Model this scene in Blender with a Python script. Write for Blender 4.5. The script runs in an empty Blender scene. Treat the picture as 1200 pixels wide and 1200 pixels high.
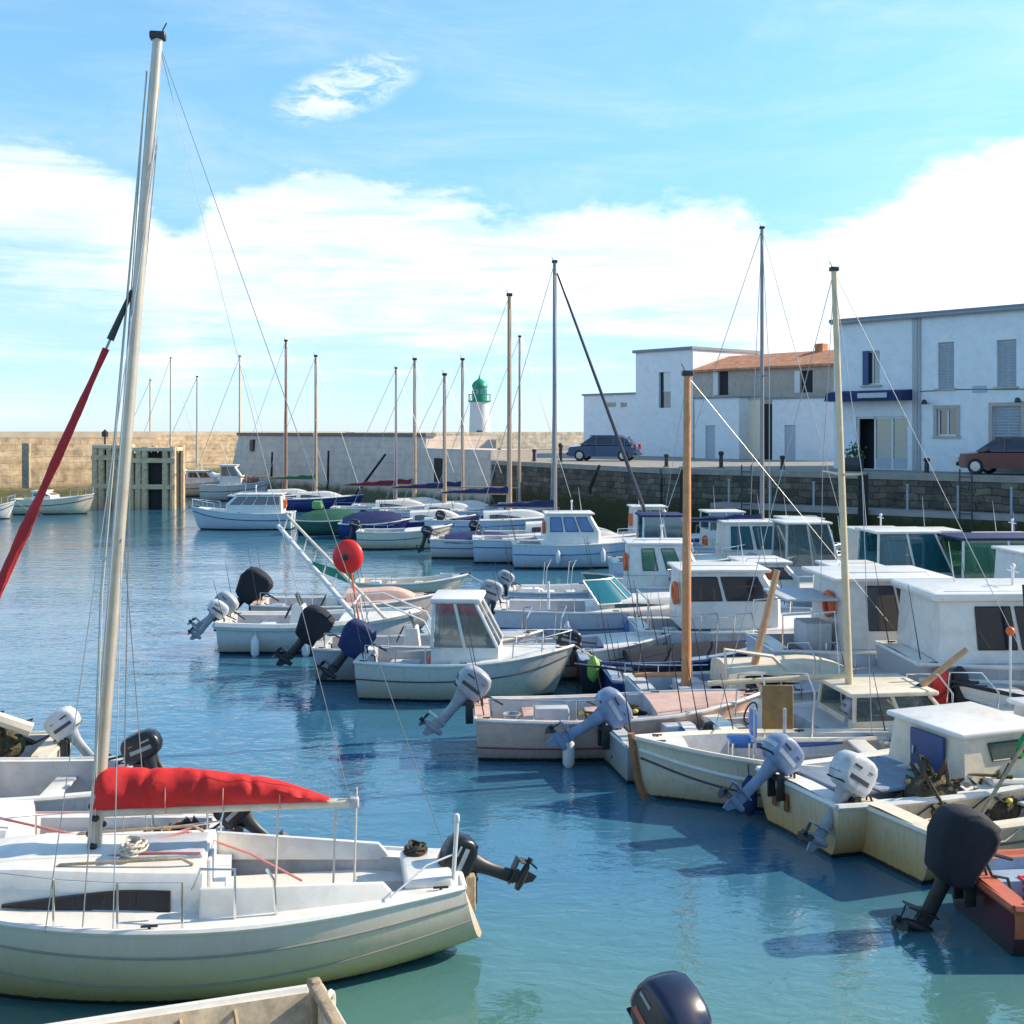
import bpy, bmesh, math, random
from mathutils import Vector, Matrix, Euler
R = math.radians
SC = bpy.context.scene
COL = SC.collection
random.seed(11)

# ------------------------------------------------------------------ camera, sky, sun
F, HY, CH = 1400.0, 505.0, 5.0          # focal length in photo pixels, horizon row, eye height over water
cam_d = bpy.data.cameras.new('camera'); cam = bpy.data.objects.new('camera', cam_d); COL.objects.link(cam)
cam.location = (0, 0, CH); cam.rotation_euler = (R(90), 0, 0)
cam_d.sensor_width = 36; cam_d.lens = F/1200*36; cam_d.shift_y = -(600-HY)/1200
cam_d.clip_start = 0.1; cam_d.clip_end = 20000
SC.camera = cam

SUN_EL, SUN_AZ = 31.0, 76.0              # azimuth measured from +Y (view direction) towards +X
w = bpy.data.worlds.new('World'); SC.world = w; w.use_nodes = True
NT = w.node_tree; NT.nodes.clear()
def N(t, **k):
    n = NT.nodes.new(t)
    for a, b in k.items():
        if a.startswith('i_'): n.inputs[int(a[2:])].default_value = b
        else: setattr(n, a, b)
    return n
def LK(a, b): NT.links.new(a, b)
def MA(op, a, b=None, c=None, clamp=False):
    n = NT.nodes.new('ShaderNodeMath'); n.operation = op; n.use_clamp = clamp
    for i, v in enumerate((a, b, c)):
        if v is None: continue
        if isinstance(v, (int, float)): n.inputs[i].default_value = v
        else: LK(v, n.inputs[i])
    return n.outputs[0]
def SS(v, a, b, lo=0.0, hi=1.0):
    n = NT.nodes.new('ShaderNodeMapRange'); n.interpolation_type = 'SMOOTHSTEP'
    LK(v, n.inputs[0]); n.inputs[1].default_value = a; n.inputs[2].default_value = b
    n.inputs[3].default_value = lo; n.inputs[4].default_value = hi
    return n.outputs[0]
sky = N('ShaderNodeTexSky'); sky.sky_type = 'NISHITA'; sky.sun_disc = False
sky.sun_elevation = R(SUN_EL); sky.sun_rotation = R(SUN_AZ); sky.altitude = 0
sky.air_density = 1.0; sky.dust_density = 0.1; sky.ozone_density = 2.6
tc = N('ShaderNodeTexCoord'); sx = N('ShaderNodeSeparateXYZ'); LK(tc.outputs['Generated'], sx.inputs[0])
az = MA('ARCTAN2', sx.outputs[0], sx.outputs[1]); el = MA('ARCSINE', sx.outputs[2])
cv = N('ShaderNodeCombineXYZ'); LK(az, cv.inputs[0]); LK(MA('MULTIPLY', el, 2.4), cv.inputs[1])
def noise(scale, detail=6, rough=0.6, dist=0.0, vec=None, off=(0, 0, 0), sc=(1, 1, 1)):
    mp = N('ShaderNodeMapping'); LK(vec or cv.outputs[0], mp.inputs[0])
    mp.inputs['Location'].default_value = off; mp.inputs['Scale'].default_value = sc
    n = N('ShaderNodeTexNoise'); LK(mp.outputs[0], n.inputs['Vector'])
    n.inputs['Scale'].default_value = scale; n.inputs['Detail'].default_value = detail
    n.inputs['Roughness'].default_value = rough; n.inputs['Distortion'].default_value = dist
    return n.outputs[0]
# upper rim of the cloud bank as a curve of azimuth
fc = N('ShaderNodeFloatCurve'); LK(MA('MULTIPLY_ADD', az, 1.0, 0.5, True), fc.inputs['Value'])
rim = [(-60, 175), (0, 170), (90, 185), (165, 215), (215, 262), (270, 222), (400, 198), (500, 214), (620, 244), (750, 226),
       (850, 240), (925, 268), (1010, 248), (1060, 205), (1120, 188), (1260, 180)]
cu = fc.mapping.curves[0]
pts = [(0.5+(p[0]-600)/F, (HY-p[1])/F) for p in rim]
cu.points[0].location = (0, pts[0][1]*2); cu.points[1].location = (1, pts[-1][1]*2)
for x, y in pts: cu.points.new(x, y*2)
fc.mapping.update()
n_edge = noise(14, 8, 0.65, 0.3)
n_fine = noise(42, 6, 0.6, 0.2, off=(3, 1, 0))
edge = MA('MULTIPLY', fc.outputs[0], 0.5)
edge = MA('ADD', edge, MA('MULTIPLY', MA('SUBTRACT', n_edge, 0.5), 0.075))
edge = MA('ADD', edge, MA('MULTIPLY', MA('SUBTRACT', n_fine, 0.5), 0.02))
d = MA('SUBTRACT', edge, el)
m_top = SS(d, -0.003, 0.026)
right = SS(az, 0.12, 0.32)
n_st = noise(9, 8, 0.66, 0.7, sc=(0.42, 1.9, 1), off=(0.7, 0.35, 0))
n_st2 = noise(5, 6, 0.6, 0.3, off=(5.2, 1.6, 0), sc=(0.7, 1.3, 1))
low = SS(d, 0.055, 0.19)
thr = MA('SUBTRACT', MA('MULTIPLY_ADD', low, 0.17, 0.39), MA('MULTIPLY', right, 0.22))
dens = MA('SUBTRACT', MA('ADD', MA('MULTIPLY', n_st, 0.6), MA('MULTIPLY', n_st2, 0.4)), thr)
body = SS(dens, -0.06, 0.17, 0.20, 0.97)
bank = MA('MULTIPLY', MA('MULTIPLY', m_top, body), SS(MA('ABSOLUTE', az), 0.62, 1.1, 1.0, 0.25))
# the small wisp above the bank
wx = MA('DIVIDE', MA('SUBTRACT', az, (408-600)/F), 0.062)
wy = MA('DIVIDE', MA('SUBTRACT', MA('SUBTRACT', el, (HY-118)/F), MA('MULTIPLY', MA('SUBTRACT', az, (408-600)/F), 0.32)), 0.024)
wr = MA('ADD', MA('MULTIPLY', wx, wx), MA('MULTIPLY', wy, wy))
n_w = noise(30, 8, 0.7, 0.8, sc=(1, 1.2, 1))
wisp = MA('MULTIPLY', SS(wr, 0.1, 1.3, 1.0, 0.0), SS(n_w, 0.36, 0.62))
n_v = noise(4.5, 9, 0.7, 0.6, off=(2.3, 0.4, 0), sc=(0.8, 1.5, 1))
veil = MA('MULTIPLY', SS(n_v, 0.36, 0.80), 0.26)
cl = MA('MAXIMUM', MA('MAXIMUM', bank, MA('MULTIPLY', wisp, 0.75)), veil, clamp=True)
gam = N('ShaderNodeMix'); gam.data_type = 'RGBA'; gam.blend_type = 'MULTIPLY'; gam.inputs[0].default_value = 1.0
tn = N('ShaderNodeMix'); tn.data_type = 'RGBA'; LK(SS(el, 0.0, 0.36), tn.inputs[0]); tn.inputs[6].default_value = (0.38, 0.52, 0.80, 1); tn.inputs[7].default_value = (0.68, 0.90, 0.86, 1)
LK(sky.outputs[0], gam.inputs[6]); LK(tn.outputs[2], gam.inputs[7])
mx = N('ShaderNodeMix'); mx.data_type = 'RGBA'; LK(cl, mx.inputs[0]); LK(gam.outputs[2], mx.inputs[6])
n_c = noise(10, 6, 0.6, 0.3, off=(8, 0, 0))
cc = N('ShaderNodeMix'); cc.data_type = 'RGBA'; LK(SS(n_c, 0.35, 0.62), cc.inputs[0])
cc.inputs[6].default_value = (3.5, 4.0, 4.4, 1); cc.inputs[7].default_value = (4.3, 4.35, 4.4, 1)
LK(cc.outputs[2], mx.inputs[7])
bg = N('ShaderNodeBackground'); LK(mx.outputs[2], bg.inputs[0]); bg.inputs[1].default_value = 0.15
wo = N('ShaderNodeOutputWorld'); LK(bg.outputs[0], wo.inputs[0])
try: w.cycles.sampling_method = 'MANUAL'; w.cycles.sample_map_resolution = 1024
except Exception: pass

sd = bpy.data.lights.new('sun', 'SUN'); sd.energy = 3.8; sd.angle = R(0.5); sd.color = (1.0, 0.84, 0.62)
sun = bpy.data.objects.new('sun', sd); COL.objects.link(sun)
sv = Vector((math.sin(R(SUN_AZ))*math.cos(R(SUN_EL)), math.cos(R(SUN_AZ))*math.cos(R(SUN_EL)), math.sin(R(SUN_EL))))
sun.rotation_euler = sv.to_track_quat('Z', 'Y').to_euler(); sun.location = sv*60
SC.view_settings.view_transform = 'Standard'; SC.view_settings.look = 'None'
SC.view_settings.exposure = 0.95; SC.view_settings.gamma = 1
SC.render.resolution_x = SC.render.resolution_y = 1024
SC.render.engine = 'CYCLES'
try:
    SC.cycles.max_bounces = 8; SC.cycles.transparent_max_bounces = 12
    SC.cycles.caustics_reflective = False; SC.cycles.caustics_refractive = False
except Exception: pass

# ------------------------------------------------------------------ helpers
def W(px, Y, z=0.0): return Vector(((px-600)/F*Y, Y, z))
def PW(px, py, z=0.0):
    Y = (CH-z)*F/(py-HY); return W(px, Y, z)
def ZO(py, Y): return CH-(py-HY)/F*Y

SPLIT = {'cover_lacing', 'vent', 'control_cable', 'antenna', 'locker', 'rod_holder', 'rail_post', 'anchor', 'cleat', 'handrail', 'grab_rail', 'mainsheet', 'rib', 'rust_plate', 'waling', 'rung', 'rail', 'post', 'stern_post', 'cork', 'stanchion', 'rubbing_strake', 'hull_line', 'white_strake', 'bumper', 'control_line', 'blind', 'surround', 'guard_rail', 'spreader', 'winch_and_cleats', 'coaming', 'motor_bracket', 'door_frame', 'gear'}
class MB:
    def __init__(s): s.v = []; s.f = []; s.m = []; s.mi = 0
    def add(s, vs, fs):
        o = len(s.v); s.v += [Vector(v) for v in vs]
        for f in fs: s.f.append([i+o for i in f]); s.m.append(s.mi)
        return s
    def hexa(s, p):   # 4 bottom ccw, 4 top
        return s.add(p, [(3, 2, 1, 0), (4, 5, 6, 7), (0, 1, 5, 4), (1, 2, 6, 5), (2, 3, 7, 6), (3, 0, 4, 7)])
    def box(s, c, d, rz=0, ry=0, rx=0):
        m = Euler((rx, ry, rz)).to_matrix(); c = Vector(c)
        p = [c+m @ Vector((a*d[0]/2, b*d[1]/2, z*d[2]/2)) for z in (-1, 1) for a, b in ((-1, -1), (1, -1), (1, 1), (-1, 1))]
        return s.hexa(p)
    def bbox(s, x0, x1, y0, y1, z0, z1, tx=0, ty=0):
        return s.hexa([(x0, y0, z0), (x1, y0, z0), (x1, y1, z0), (x0, y1, z0),
                       (x0+tx, y0+ty, z1), (x1-tx, y0+ty, z1), (x1-tx, y1-ty, z1), (x0+tx, y1-ty, z1)])
    def rbox(s, c, d, r=0.03, rz=0, ry=0, rx=0, seg=3):      # box with rounded edges (rounded footprint, bevelled top and bottom)
        m = Euler((rx, ry, rz)).to_matrix(); c = Vector(c); r = min(r, min(d)*0.49)
        rings = []
        for z, k in ((-d[2]/2, r*0.9), (-d[2]/2+r*0.3, r*0.28), (-d[2]/2+r, 0), (d[2]/2-r, 0), (d[2]/2-r*0.3, r*0.28), (d[2]/2, r*0.9)):
            ring = []
            for q, (sx_, sy_) in enumerate(((1, 1), (-1, 1), (-1, -1), (1, -1))):
                for j in range(seg+1):
                    a = math.pi/2*(q+j/seg); rr = max(r-k, r*0.1)
                    ring.append(c+m @ Vector((sx_*(d[0]/2-r)+math.cos(a)*rr, sy_*(d[1]/2-r)+math.sin(a)*rr, z)))
            rings.append(ring)
        return s.loft(rings)
    def loft(s, rings, closed=True, cap=True):
        n = len(rings[0]); vs = [p for r in rings for p in r]; fs = []
        for i in range(len(rings)-1):
            for j in range(n if closed else n-1):
                k = (j+1) % n
                fs.append((i*n+j, i*n+k, (i+1)*n+k, (i+1)*n+j))
        if cap and closed:
            fs.append(tuple(reversed(range(n)))); fs.append(tuple(range((len(rings)-1)*n, len(rings)*n)))
        return s.add(vs, fs)
    def tube(s, a, b, r0, r1=None, n=8):
        return s.path([a, b], r0, r1, n)
    def path(s, pts, r0, r1=None, n=6):
        r1 = r0 if r1 is None else r1; pts = [Vector(p) for p in pts]; rings = []
        up = Vector((0, 0, 1)); t0 = (pts[1]-pts[0]).normalized()
        if abs(t0.dot(up)) > 0.95: up = Vector((1, 0, 0))
        u = t0.cross(up).normalized()
        for i, p in enumerate(pts):
            t = (pts[min(i+1, len(pts)-1)]-pts[max(i-1, 0)]).normalized()
            u = (u-t*u.dot(t)).normalized(); v = t.cross(u)
            r = r0+(r1-r0)*i/(len(pts)-1)
            rings.append([p+(u*math.cos(2*math.pi*k/n)+v*math.sin(2*math.pi*k/n))*r for k in range(n)])
        return s.loft(rings)
    def lathe(s, prof, c=(0, 0, 0), n=16, m=None):
        c = Vector(c); m = m or Matrix.Identity(3)
        return s.loft([[c+m @ Vector((r*math.cos(2*math.pi*k/n), r*math.sin(2*math.pi*k/n), z)) for k in range(n)] for r, z in prof])
    def ball(s, c, r, n=12, k=8, sq=(1, 1, 1)):
        c = Vector(c)
        return s.loft([[c+Vector((math.sin(a)*math.cos(2*math.pi*j/n)*r*sq[0], math.sin(a)*math.sin(2*math.pi*j/n)*r*sq[1], -math.cos(a)*r*sq[2]))
                        for j in range(n)] for a in [max(0.02, min(math.pi-0.02, math.pi*i/k)) for i in range(k+1)]])
    def torus(s, c, R0, r, m=None, n=16, k=7):
        c = Vector(c); m = m or Matrix.Identity(3); vs = []; fs = []
        for i in range(n):
            a = 2*math.pi*i/n
            for j in range(k):
                b = 2*math.pi*j/k
                vs.append(c+m @ Vector(((R0+r*math.cos(b))*math.cos(a), (R0+r*math.cos(b))*math.sin(a), r*math.sin(b))))
        for i in range(n):
            for j in range(k):
                fs.append((i*k+j, ((i+1) % n)*k+j, ((i+1) % n)*k+(j+1) % k, i*k+(j+1) % k))
        return s.add(vs, fs)
    def prism(s, poly, z0, z1):
        n = len(poly)
        return s.add([(p[0], p[1], z0) for p in poly]+[(p[0], p[1], z1) for p in poly],
                     [tuple(reversed(range(n))), tuple(range(n, 2*n))]+[(i, (i+1) % n, n+(i+1) % n, n+i) for i in range(n)])
    def side(s, poly, y0, y1):      # polygon in x,z extruded along y
        n = len(poly)
        return s.add([(p[0], y0, p[1]) for p in poly]+[(p[0], y1, p[1]) for p in poly],
                     [tuple(range(n)), tuple(reversed(range(n, 2*n)))]+[((i+1) % n, i, n+i, n+(i+1) % n) for i in range(n)])
    def split(s):
        n = len(s.v); par = list(range(n))
        def fd(i):
            while par[i] != i: par[i] = par[par[i]]; i = par[i]
            return i
        for f in s.f:
            for k in f[1:]: par[fd(k)] = fd(f[0])
        isl = {}
        for k, f in enumerate(s.f): isl.setdefault(fd(f[0]), []).append(k)
        cl = []
        for fs in isl.values():
            vs = {i for k in fs for i in s.f[k]}
            lo = [min(s.v[i][a] for i in vs)-.006 for a in range(3)]; hi = [max(s.v[i][a] for i in vs)+.006 for a in range(3)]
            cl.append([fs, lo, hi])
        done = False
        while not done:
            done = True
            for i in range(len(cl)):
                for j in range(i+1, len(cl)):
                    if all(cl[i][1][a] <= cl[j][2][a] and cl[j][1][a] <= cl[i][2][a] for a in range(3)):
                        fs, lo, hi = cl.pop(j); cl[i] = [cl[i][0]+fs, [min(x) for x in zip(cl[i][1], lo)], [max(x) for x in zip(cl[i][2], hi)]]; done = False; break
                if not done: break
        out = []
        for fs, _, _ in cl:
            g = MB(); idx = {}
            for k in fs:
                f = []
                for i in s.f[k]:
                    if i not in idx: idx[i] = len(g.v); g.v.append(s.v[i])
                    f.append(idx[i])
                g.f.append(f); g.m.append(s.m[k])
            out.append(g)
        return out
    def build(s, name, mats, parent=None, smooth=True, bevel=0.0, ang=38, M=None):
        if name in SPLIT:
            gs = s.split()
            if len(gs) > 1:
                for g in gs: o = g.build1(name, mats, parent, smooth, bevel, ang, M)
                return o
        return s.build1(name, mats, parent, smooth, bevel, ang, M)
    def build1(s, name, mats, parent=None, smooth=True, bevel=0.0, ang=38, M=None):
        me = bpy.data.meshes.new(name); me.from_pydata([M @ v for v in s.v] if M else s.v, [], s.f); me.update()
        mats = mats if isinstance(mats, (list, tuple)) else [mats]
        for m in mats: me.materials.append(m)
        for i, p in enumerate(me.polygons): p.material_index = min(s.m[i], len(mats)-1)
        bm = bmesh.new(); bm.from_mesh(me)
        bmesh.ops.remove_doubles(bm, verts=bm.verts, dist=0.0004)
        bmesh.ops.recalc_face_normals(bm, faces=bm.faces)
        if bevel > 0:
            es = [e for e in bm.edges if len(e.link_faces) == 2 and e.calc_face_angle(0) > R(35)]
            try: bmesh.ops.bevel(bm, geom=es, offset=bevel, segments=2, affect='EDGES', profile=0.6, clamp_overlap=True)
            except Exception: pass
        if smooth:
            for f in bm.faces: f.smooth = True
            for e in bm.edges:
                if len(e.link_faces) == 2 and e.calc_face_angle(0) > R(ang): e.smooth = False
        bm.to_mesh(me); bm.free()
        o = bpy.data.objects.new(name, me); COL.objects.link(o)
        if parent: o.parent = parent
        return o

def thing(name, label, cat, loc=(0, 0, 0), rz=0.0, group=None):
    o = bpy.data.objects.new(name, None); COL.objects.link(o); o.location = loc; o.rotation_euler = (0, 0, rz)
    o.empty_display_size = 0.3
    return tag(o, label, cat, group)
def tag(o, label, cat, group=None):
    o['label'] = label; o['category'] = cat
    if group: o['group'] = group
    return o
def struct(o, kind='structure'): o['kind'] = kind; return o

# ------------------------------------------------------------------ materials
MATS = {}
def mat(name, col, rough=0.5, metal=0.0, var=0.12, vs=6.0, bump=0.0, bs=40.0, dirt=None, dirt_amt=0.0, spec=0.5, coat=0.0):
    if name in MATS: return MATS[name]
    m = bpy.data.materials.new(name); m.use_nodes = True; nt = m.node_tree; b = nt.nodes['Principled BSDF']
    b.inputs['Roughness'].default_value = rough; b.inputs['Metallic'].default_value = metal
    b.inputs['Specular IOR Level'].default_value = spec; b.inputs['Coat Weight'].default_value = coat
    t = nt.nodes.new('ShaderNodeTexCoord'); n = nt.nodes.new('ShaderNodeTexNoise'); nt.links.new(t.outputs['Object'], n.inputs['Vector'])
    n.inputs['Scale'].default_value = vs; n.inputs['Detail'].default_value = 6; n.inputs['Roughness'].default_value = 0.65
    r = nt.nodes.new('ShaderNodeValToRGB'); nt.links.new(n.outputs[0], r.inputs[0])
    c = Vector(col)
    r.color_ramp.elements[0].position = 0.3; r.color_ramp.elements[0].color = (*[x*(1-var) for x in c], 1)
    r.color_ramp.elements[1].position = 0.7; r.color_ramp.elements[1].color = (*[min(1, x*(1+var*0.6)) for x in c], 1)
    out = r.outputs[0]
    if dirt:
        n2 = nt.nodes.new('ShaderNodeTexNoise'); nt.links.new(t.outputs['Object'], n2.inputs['Vector'])
        n2.inputs['Scale'].default_value = 2.3; n2.inputs['Detail'].default_value = 9; n2.inputs['Roughness'].default_value = 0.75
        r2 = nt.nodes.new('ShaderNodeMapRange'); nt.links.new(n2.outputs[0], r2.inputs[0])
        r2.inputs[1].default_value = 0.48; r2.inputs[2].default_value = 0.72; r2.inputs[4].default_value = dirt_amt
        x = nt.nodes.new('ShaderNodeMix'); x.data_type = 'RGBA'; nt.links.new(r2.outputs[0], x.inputs[0]); nt.links.new(out, x.inputs[6])
        x.inputs[7].default_value = (*dirt, 1); out = x.outputs[2]
    nt.links.new(out, b.inputs['Base Color'])
    if bump:
        n3 = nt.nodes.new('ShaderNodeTexNoise'); nt.links.new(t.outputs['Object'], n3.inputs['Vector']); n3.inputs['Scale'].default_value = bs
        n3.inputs['Detail'].default_value = 5
        bp = nt.nodes.new('ShaderNodeBump'); bp.inputs['Strength'].default_value = bump; bp.inputs['Distance'].default_value = 0.02
        nt.links.new(n3.outputs[0], bp.inputs['Height']); nt.links.new(bp.outputs[0], b.inputs['Normal'])
    MATS[name] = m; return m

def hull_mat(name, col, stain=(0.50, 0.36, 0.14), stain_h=0.30, stain_amt=0.7, boot=(0.03, 0.035, 0.03), boot_h=0.06, rough=0.32, dirt=0.5):
    """painted or gelcoat hull: grime wears in above the waterline, weed and antifouling at it (object z = 0 is the water)"""
    if name in MATS: return MATS[name]
    m = bpy.data.materials.new(name); m.use_nodes = True; nt = m.node_tree; b = nt.nodes['Principled BSDF']; L = nt.links.new
    b.inputs['Roughness'].default_value = rough
    t = nt.nodes.new('ShaderNodeTexCoord'); s = nt.nodes.new('ShaderNodeSeparateXYZ'); L(t.outputs['Object'], s.inputs[0])
    mp = nt.nodes.new('ShaderNodeMapping'); L(t.outputs['Object'], mp.inputs[0]); mp.inputs['Scale'].default_value = (5, 5, 1.2)
    n = nt.nodes.new('ShaderNodeTexNoise'); L(mp.outputs[0], n.inputs['Vector']); n.inputs['Scale'].default_value = 1.6; n.inputs['Detail'].default_value = 8; n.inputs['Roughness'].default_value = 0.7
    ma = nt.nodes.new('ShaderNodeMath'); ma.operation = 'MULTIPLY_ADD'; L(n.outputs[0], ma.inputs[0]); ma.inputs[1].default_value = -0.30; L(s.outputs[2], ma.inputs[2])
    mr = nt.nodes.new('ShaderNodeMapRange'); L(ma.outputs[0], mr.inputs[0]); mr.inputs[1].default_value = -0.14; mr.inputs[2].default_value = stain_h-0.14
    mr.inputs[3].default_value = stain_amt; mr.inputs[4].default_value = 0
    x = nt.nodes.new('ShaderNodeMix'); x.data_type = 'RGBA'; L(mr.outputs[0], x.inputs[0]); x.inputs[6].default_value = (*col, 1); x.inputs[7].default_value = (*stain, 1)
    n2 = nt.nodes.new('ShaderNodeTexNoise'); L(mp.outputs[0], n2.inputs['Vector']); n2.inputs['Scale'].default_value = 3.1; n2.inputs['Detail'].default_value = 9; n2.inputs['Roughness'].default_value = 0.75
    m2 = nt.nodes.new('ShaderNodeMapRange'); L(n2.outputs[0], m2.inputs[0]); m2.inputs[1].default_value = 0.5; m2.inputs[2].default_value = 0.78; m2.inputs[4].default_value = dirt
    y = nt.nodes.new('ShaderNodeMix'); y.data_type = 'RGBA'; L(m2.outputs[0], y.inputs[0]); L(x.outputs[2], y.inputs[6]); y.inputs[7].default_value = (*[c*0.45+0.02 for c in stain], 1)
    n3 = nt.nodes.new('ShaderNodeMath'); n3.operation = 'MULTIPLY_ADD'; L(n2.outputs[0], n3.inputs[0]); n3.inputs[1].default_value = -0.05; L(s.outputs[2], n3.inputs[2])
    m3 = nt.nodes.new('ShaderNodeMapRange'); L(n3.outputs[0], m3.inputs[0]); m3.inputs[1].default_value = boot_h-0.035; m3.inputs[2].default_value = boot_h-0.02; m3.inputs[3].default_value = 1; m3.inputs[4].default_value = 0
    z = nt.nodes.new('ShaderNodeMix'); z.data_type = 'RGBA'; L(m3.outputs[0], z.inputs[0]); L(y.outputs[2], z.inputs[6]); z.inputs[7].default_value = (*boot, 1)
    L(z.outputs[2], b.inputs['Base Color'])
    MATS[name] = m; return m

def glass_mat(name, tint, refl=0.25, opaque=0.4):
    if name in MATS: return MATS[name]
    m = bpy.data.materials.new(name); m.use_nodes = True; nt = m.node_tree; nt.nodes.clear(); L = nt.links.new
    o = nt.nodes.new('ShaderNodeOutputMaterial'); tr = nt.nodes.new('ShaderNodeBsdfTransparent'); tr.inputs[0].default_value = (*[min(1, t*1.6+0.25) for t in tint], 1)
    df = nt.nodes.new('ShaderNodeBsdfPrincipled'); df.inputs['Base Color'].default_value = (*tint, 1); df.inputs['Roughness'].default_value = 0.15
    gl = nt.nodes.new('ShaderNodeBsdfGlossy'); gl.inputs['Roughness'].default_value = 0.04
    a = nt.nodes.new('ShaderNodeMixShader'); a.inputs[0].default_value = opaque; L(tr.outputs[0], a.inputs[1]); L(df.outputs[0], a.inputs[2])
    fr = nt.nodes.new('ShaderNodeFresnel'); fr.inputs[0].default_value = 1.45
    tn = nt.nodes.new('ShaderNodeTexCoord'); nn = nt.nodes.new('ShaderNodeTexNoise'); L(tn.outputs['Object'], nn.inputs['Vector']); nn.inputs['Scale'].default_value = 3.0
    bb = nt.nodes.new('ShaderNodeBump'); bb.inputs['Strength'].default_value = 0.06; L(nn.outputs[0], bb.inputs['Height']); L(bb.outputs[0], gl.inputs['Normal'])
    ad = nt.nodes.new('ShaderNodeMath'); ad.operation = 'ADD'; ad.use_clamp = True; L(fr.outputs[0], ad.inputs[0]); ad.inputs[1].default_value = refl
    c = nt.nodes.new('ShaderNodeMixShader'); L(ad.outputs[0], c.inputs[0]); L(a.outputs[0], c.inputs[1]); L(gl.outputs[0], c.inputs[2]); L(c.outputs[0], o.inputs[0])
    MATS[name] = m; return m

def stone_mat(name, c1, c2, mortar, bw=0.9, bh=0.35, algae=True, alg_top=1.5, rough=0.9, msize=0.02, mixv=1.0, algc=(0.045, 0.05, 0.015), contrast=(0.40, 1.45)):
    """courses of stone on a wall whose local x runs along it and z up; weed grows to the high-water mark"""
    if name in MATS: return MATS[name]
    m = bpy.data.materials.new(name); m.use_nodes = True; nt = m.node_tree; b = nt.nodes['Principled BSDF']; L = nt.links.new
    b.inputs['Roughness'].default_value = rough; b.inputs['Specular IOR Level'].default_value = 0.2
    t = nt.nodes.new('ShaderNodeTexCoord'); s = nt.nodes.new('ShaderNodeSeparateXYZ'); L(t.outputs['Object'], s.inputs[0])
    ad = nt.nodes.new('ShaderNodeMath'); L(s.outputs[0], ad.inputs[0]); L(s.outputs[1], ad.inputs[1])
    c = nt.nodes.new('ShaderNodeCombineXYZ'); L(ad.outputs[0], c.inputs[0]); L(s.outputs[2], c.inputs[1])
    wn = nt.nodes.new('ShaderNodeTexNoise'); L(c.outputs[0], wn.inputs['Vector']); wn.inputs['Scale'].default_value = 1.3; wn.inputs['Detail'].default_value = 4
    va = nt.nodes.new('ShaderNodeVectorMath'); va.operation = 'MULTIPLY_ADD'; L(wn.outputs[1], va.inputs[0]); va.inputs[1].default_value = (0.42, 0.30, 0); L(c.outputs[0], va.inputs[2])
    br = nt.nodes.new('ShaderNodeTexBrick'); L(va.outputs[0], br.inputs['Vector']); br.inputs['Scale'].default_value = 1.0
    br.inputs['Brick Width'].default_value = bw; br.inputs['Row Height'].default_value = bh; br.inputs['Mortar Size'].default_value = msize
    br.inputs['Color1'].default_value = (*c1, 1); br.inputs['Color2'].default_value = (*c2, 1); br.inputs['Mortar'].default_value = (*mortar, 1); br.inputs['Mortar Smooth'].default_value = 0.3
    n = nt.nodes.new('ShaderNodeTexNoise'); L(t.outputs['Object'], n.inputs['Vector']); n.inputs['Scale'].default_value = 1.1; n.inputs['Detail'].default_value = 10; n.inputs['Roughness'].default_value = 0.72
    r = nt.nodes.new('ShaderNodeMapRange'); L(n.outputs[0], r.inputs[0]); r.inputs[1].default_value = 0.3; r.inputs[2].default_value = 0.7; r.inputs[3].default_value, r.inputs[4].default_value = contrast
    mu = nt.nodes.new('ShaderNodeVectorMath'); mu.operation = 'SCALE'; L(br.outputs[0], mu.inputs[0]); L(r.outputs[0], mu.inputs['Scale'])
    out = mu.outputs[0]
    if algae:
        a2 = nt.nodes.new('ShaderNodeMath'); a2.operation = 'MULTIPLY_ADD'; L(n.outputs[0], a2.inputs[0]); a2.inputs[1].default_value = -1.6; L(s.outputs[2], a2.inputs[2])
        m2 = nt.nodes.new('ShaderNodeMapRange'); L(a2.outputs[0], m2.inputs[0]); m2.inputs[1].default_value = alg_top-1.15; m2.inputs[2].default_value = alg_top-0.65; m2.inputs[3].default_value = 0.9; m2.inputs[4].default_value = 0
        x = nt.nodes.new('ShaderNodeMix'); x.data_type = 'RGBA'; L(m2.outputs[0], x.inputs[0]); L(out, x.inputs[6]); x.inputs[7].default_value = (*algc, 1); out = x.outputs[2]
    L(out, b.inputs['Base Color'])
    bp = nt.nodes.new('ShaderNodeBump'); bp.inputs['Strength'].default_value = 0.6; bp.inputs['Distance'].default_value = 0.06
    hs = nt.nodes.new('ShaderNodeMath'); hs.operation = 'SUBTRACT'; L(n.outputs[0], hs.inputs[0]); L(br.outputs['Fac'], hs.inputs[1]); L(hs.outputs[0], bp.inputs['Height']); L(bp.outputs[0], b.inputs['Normal'])
    MATS[name] = m; return m

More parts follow.
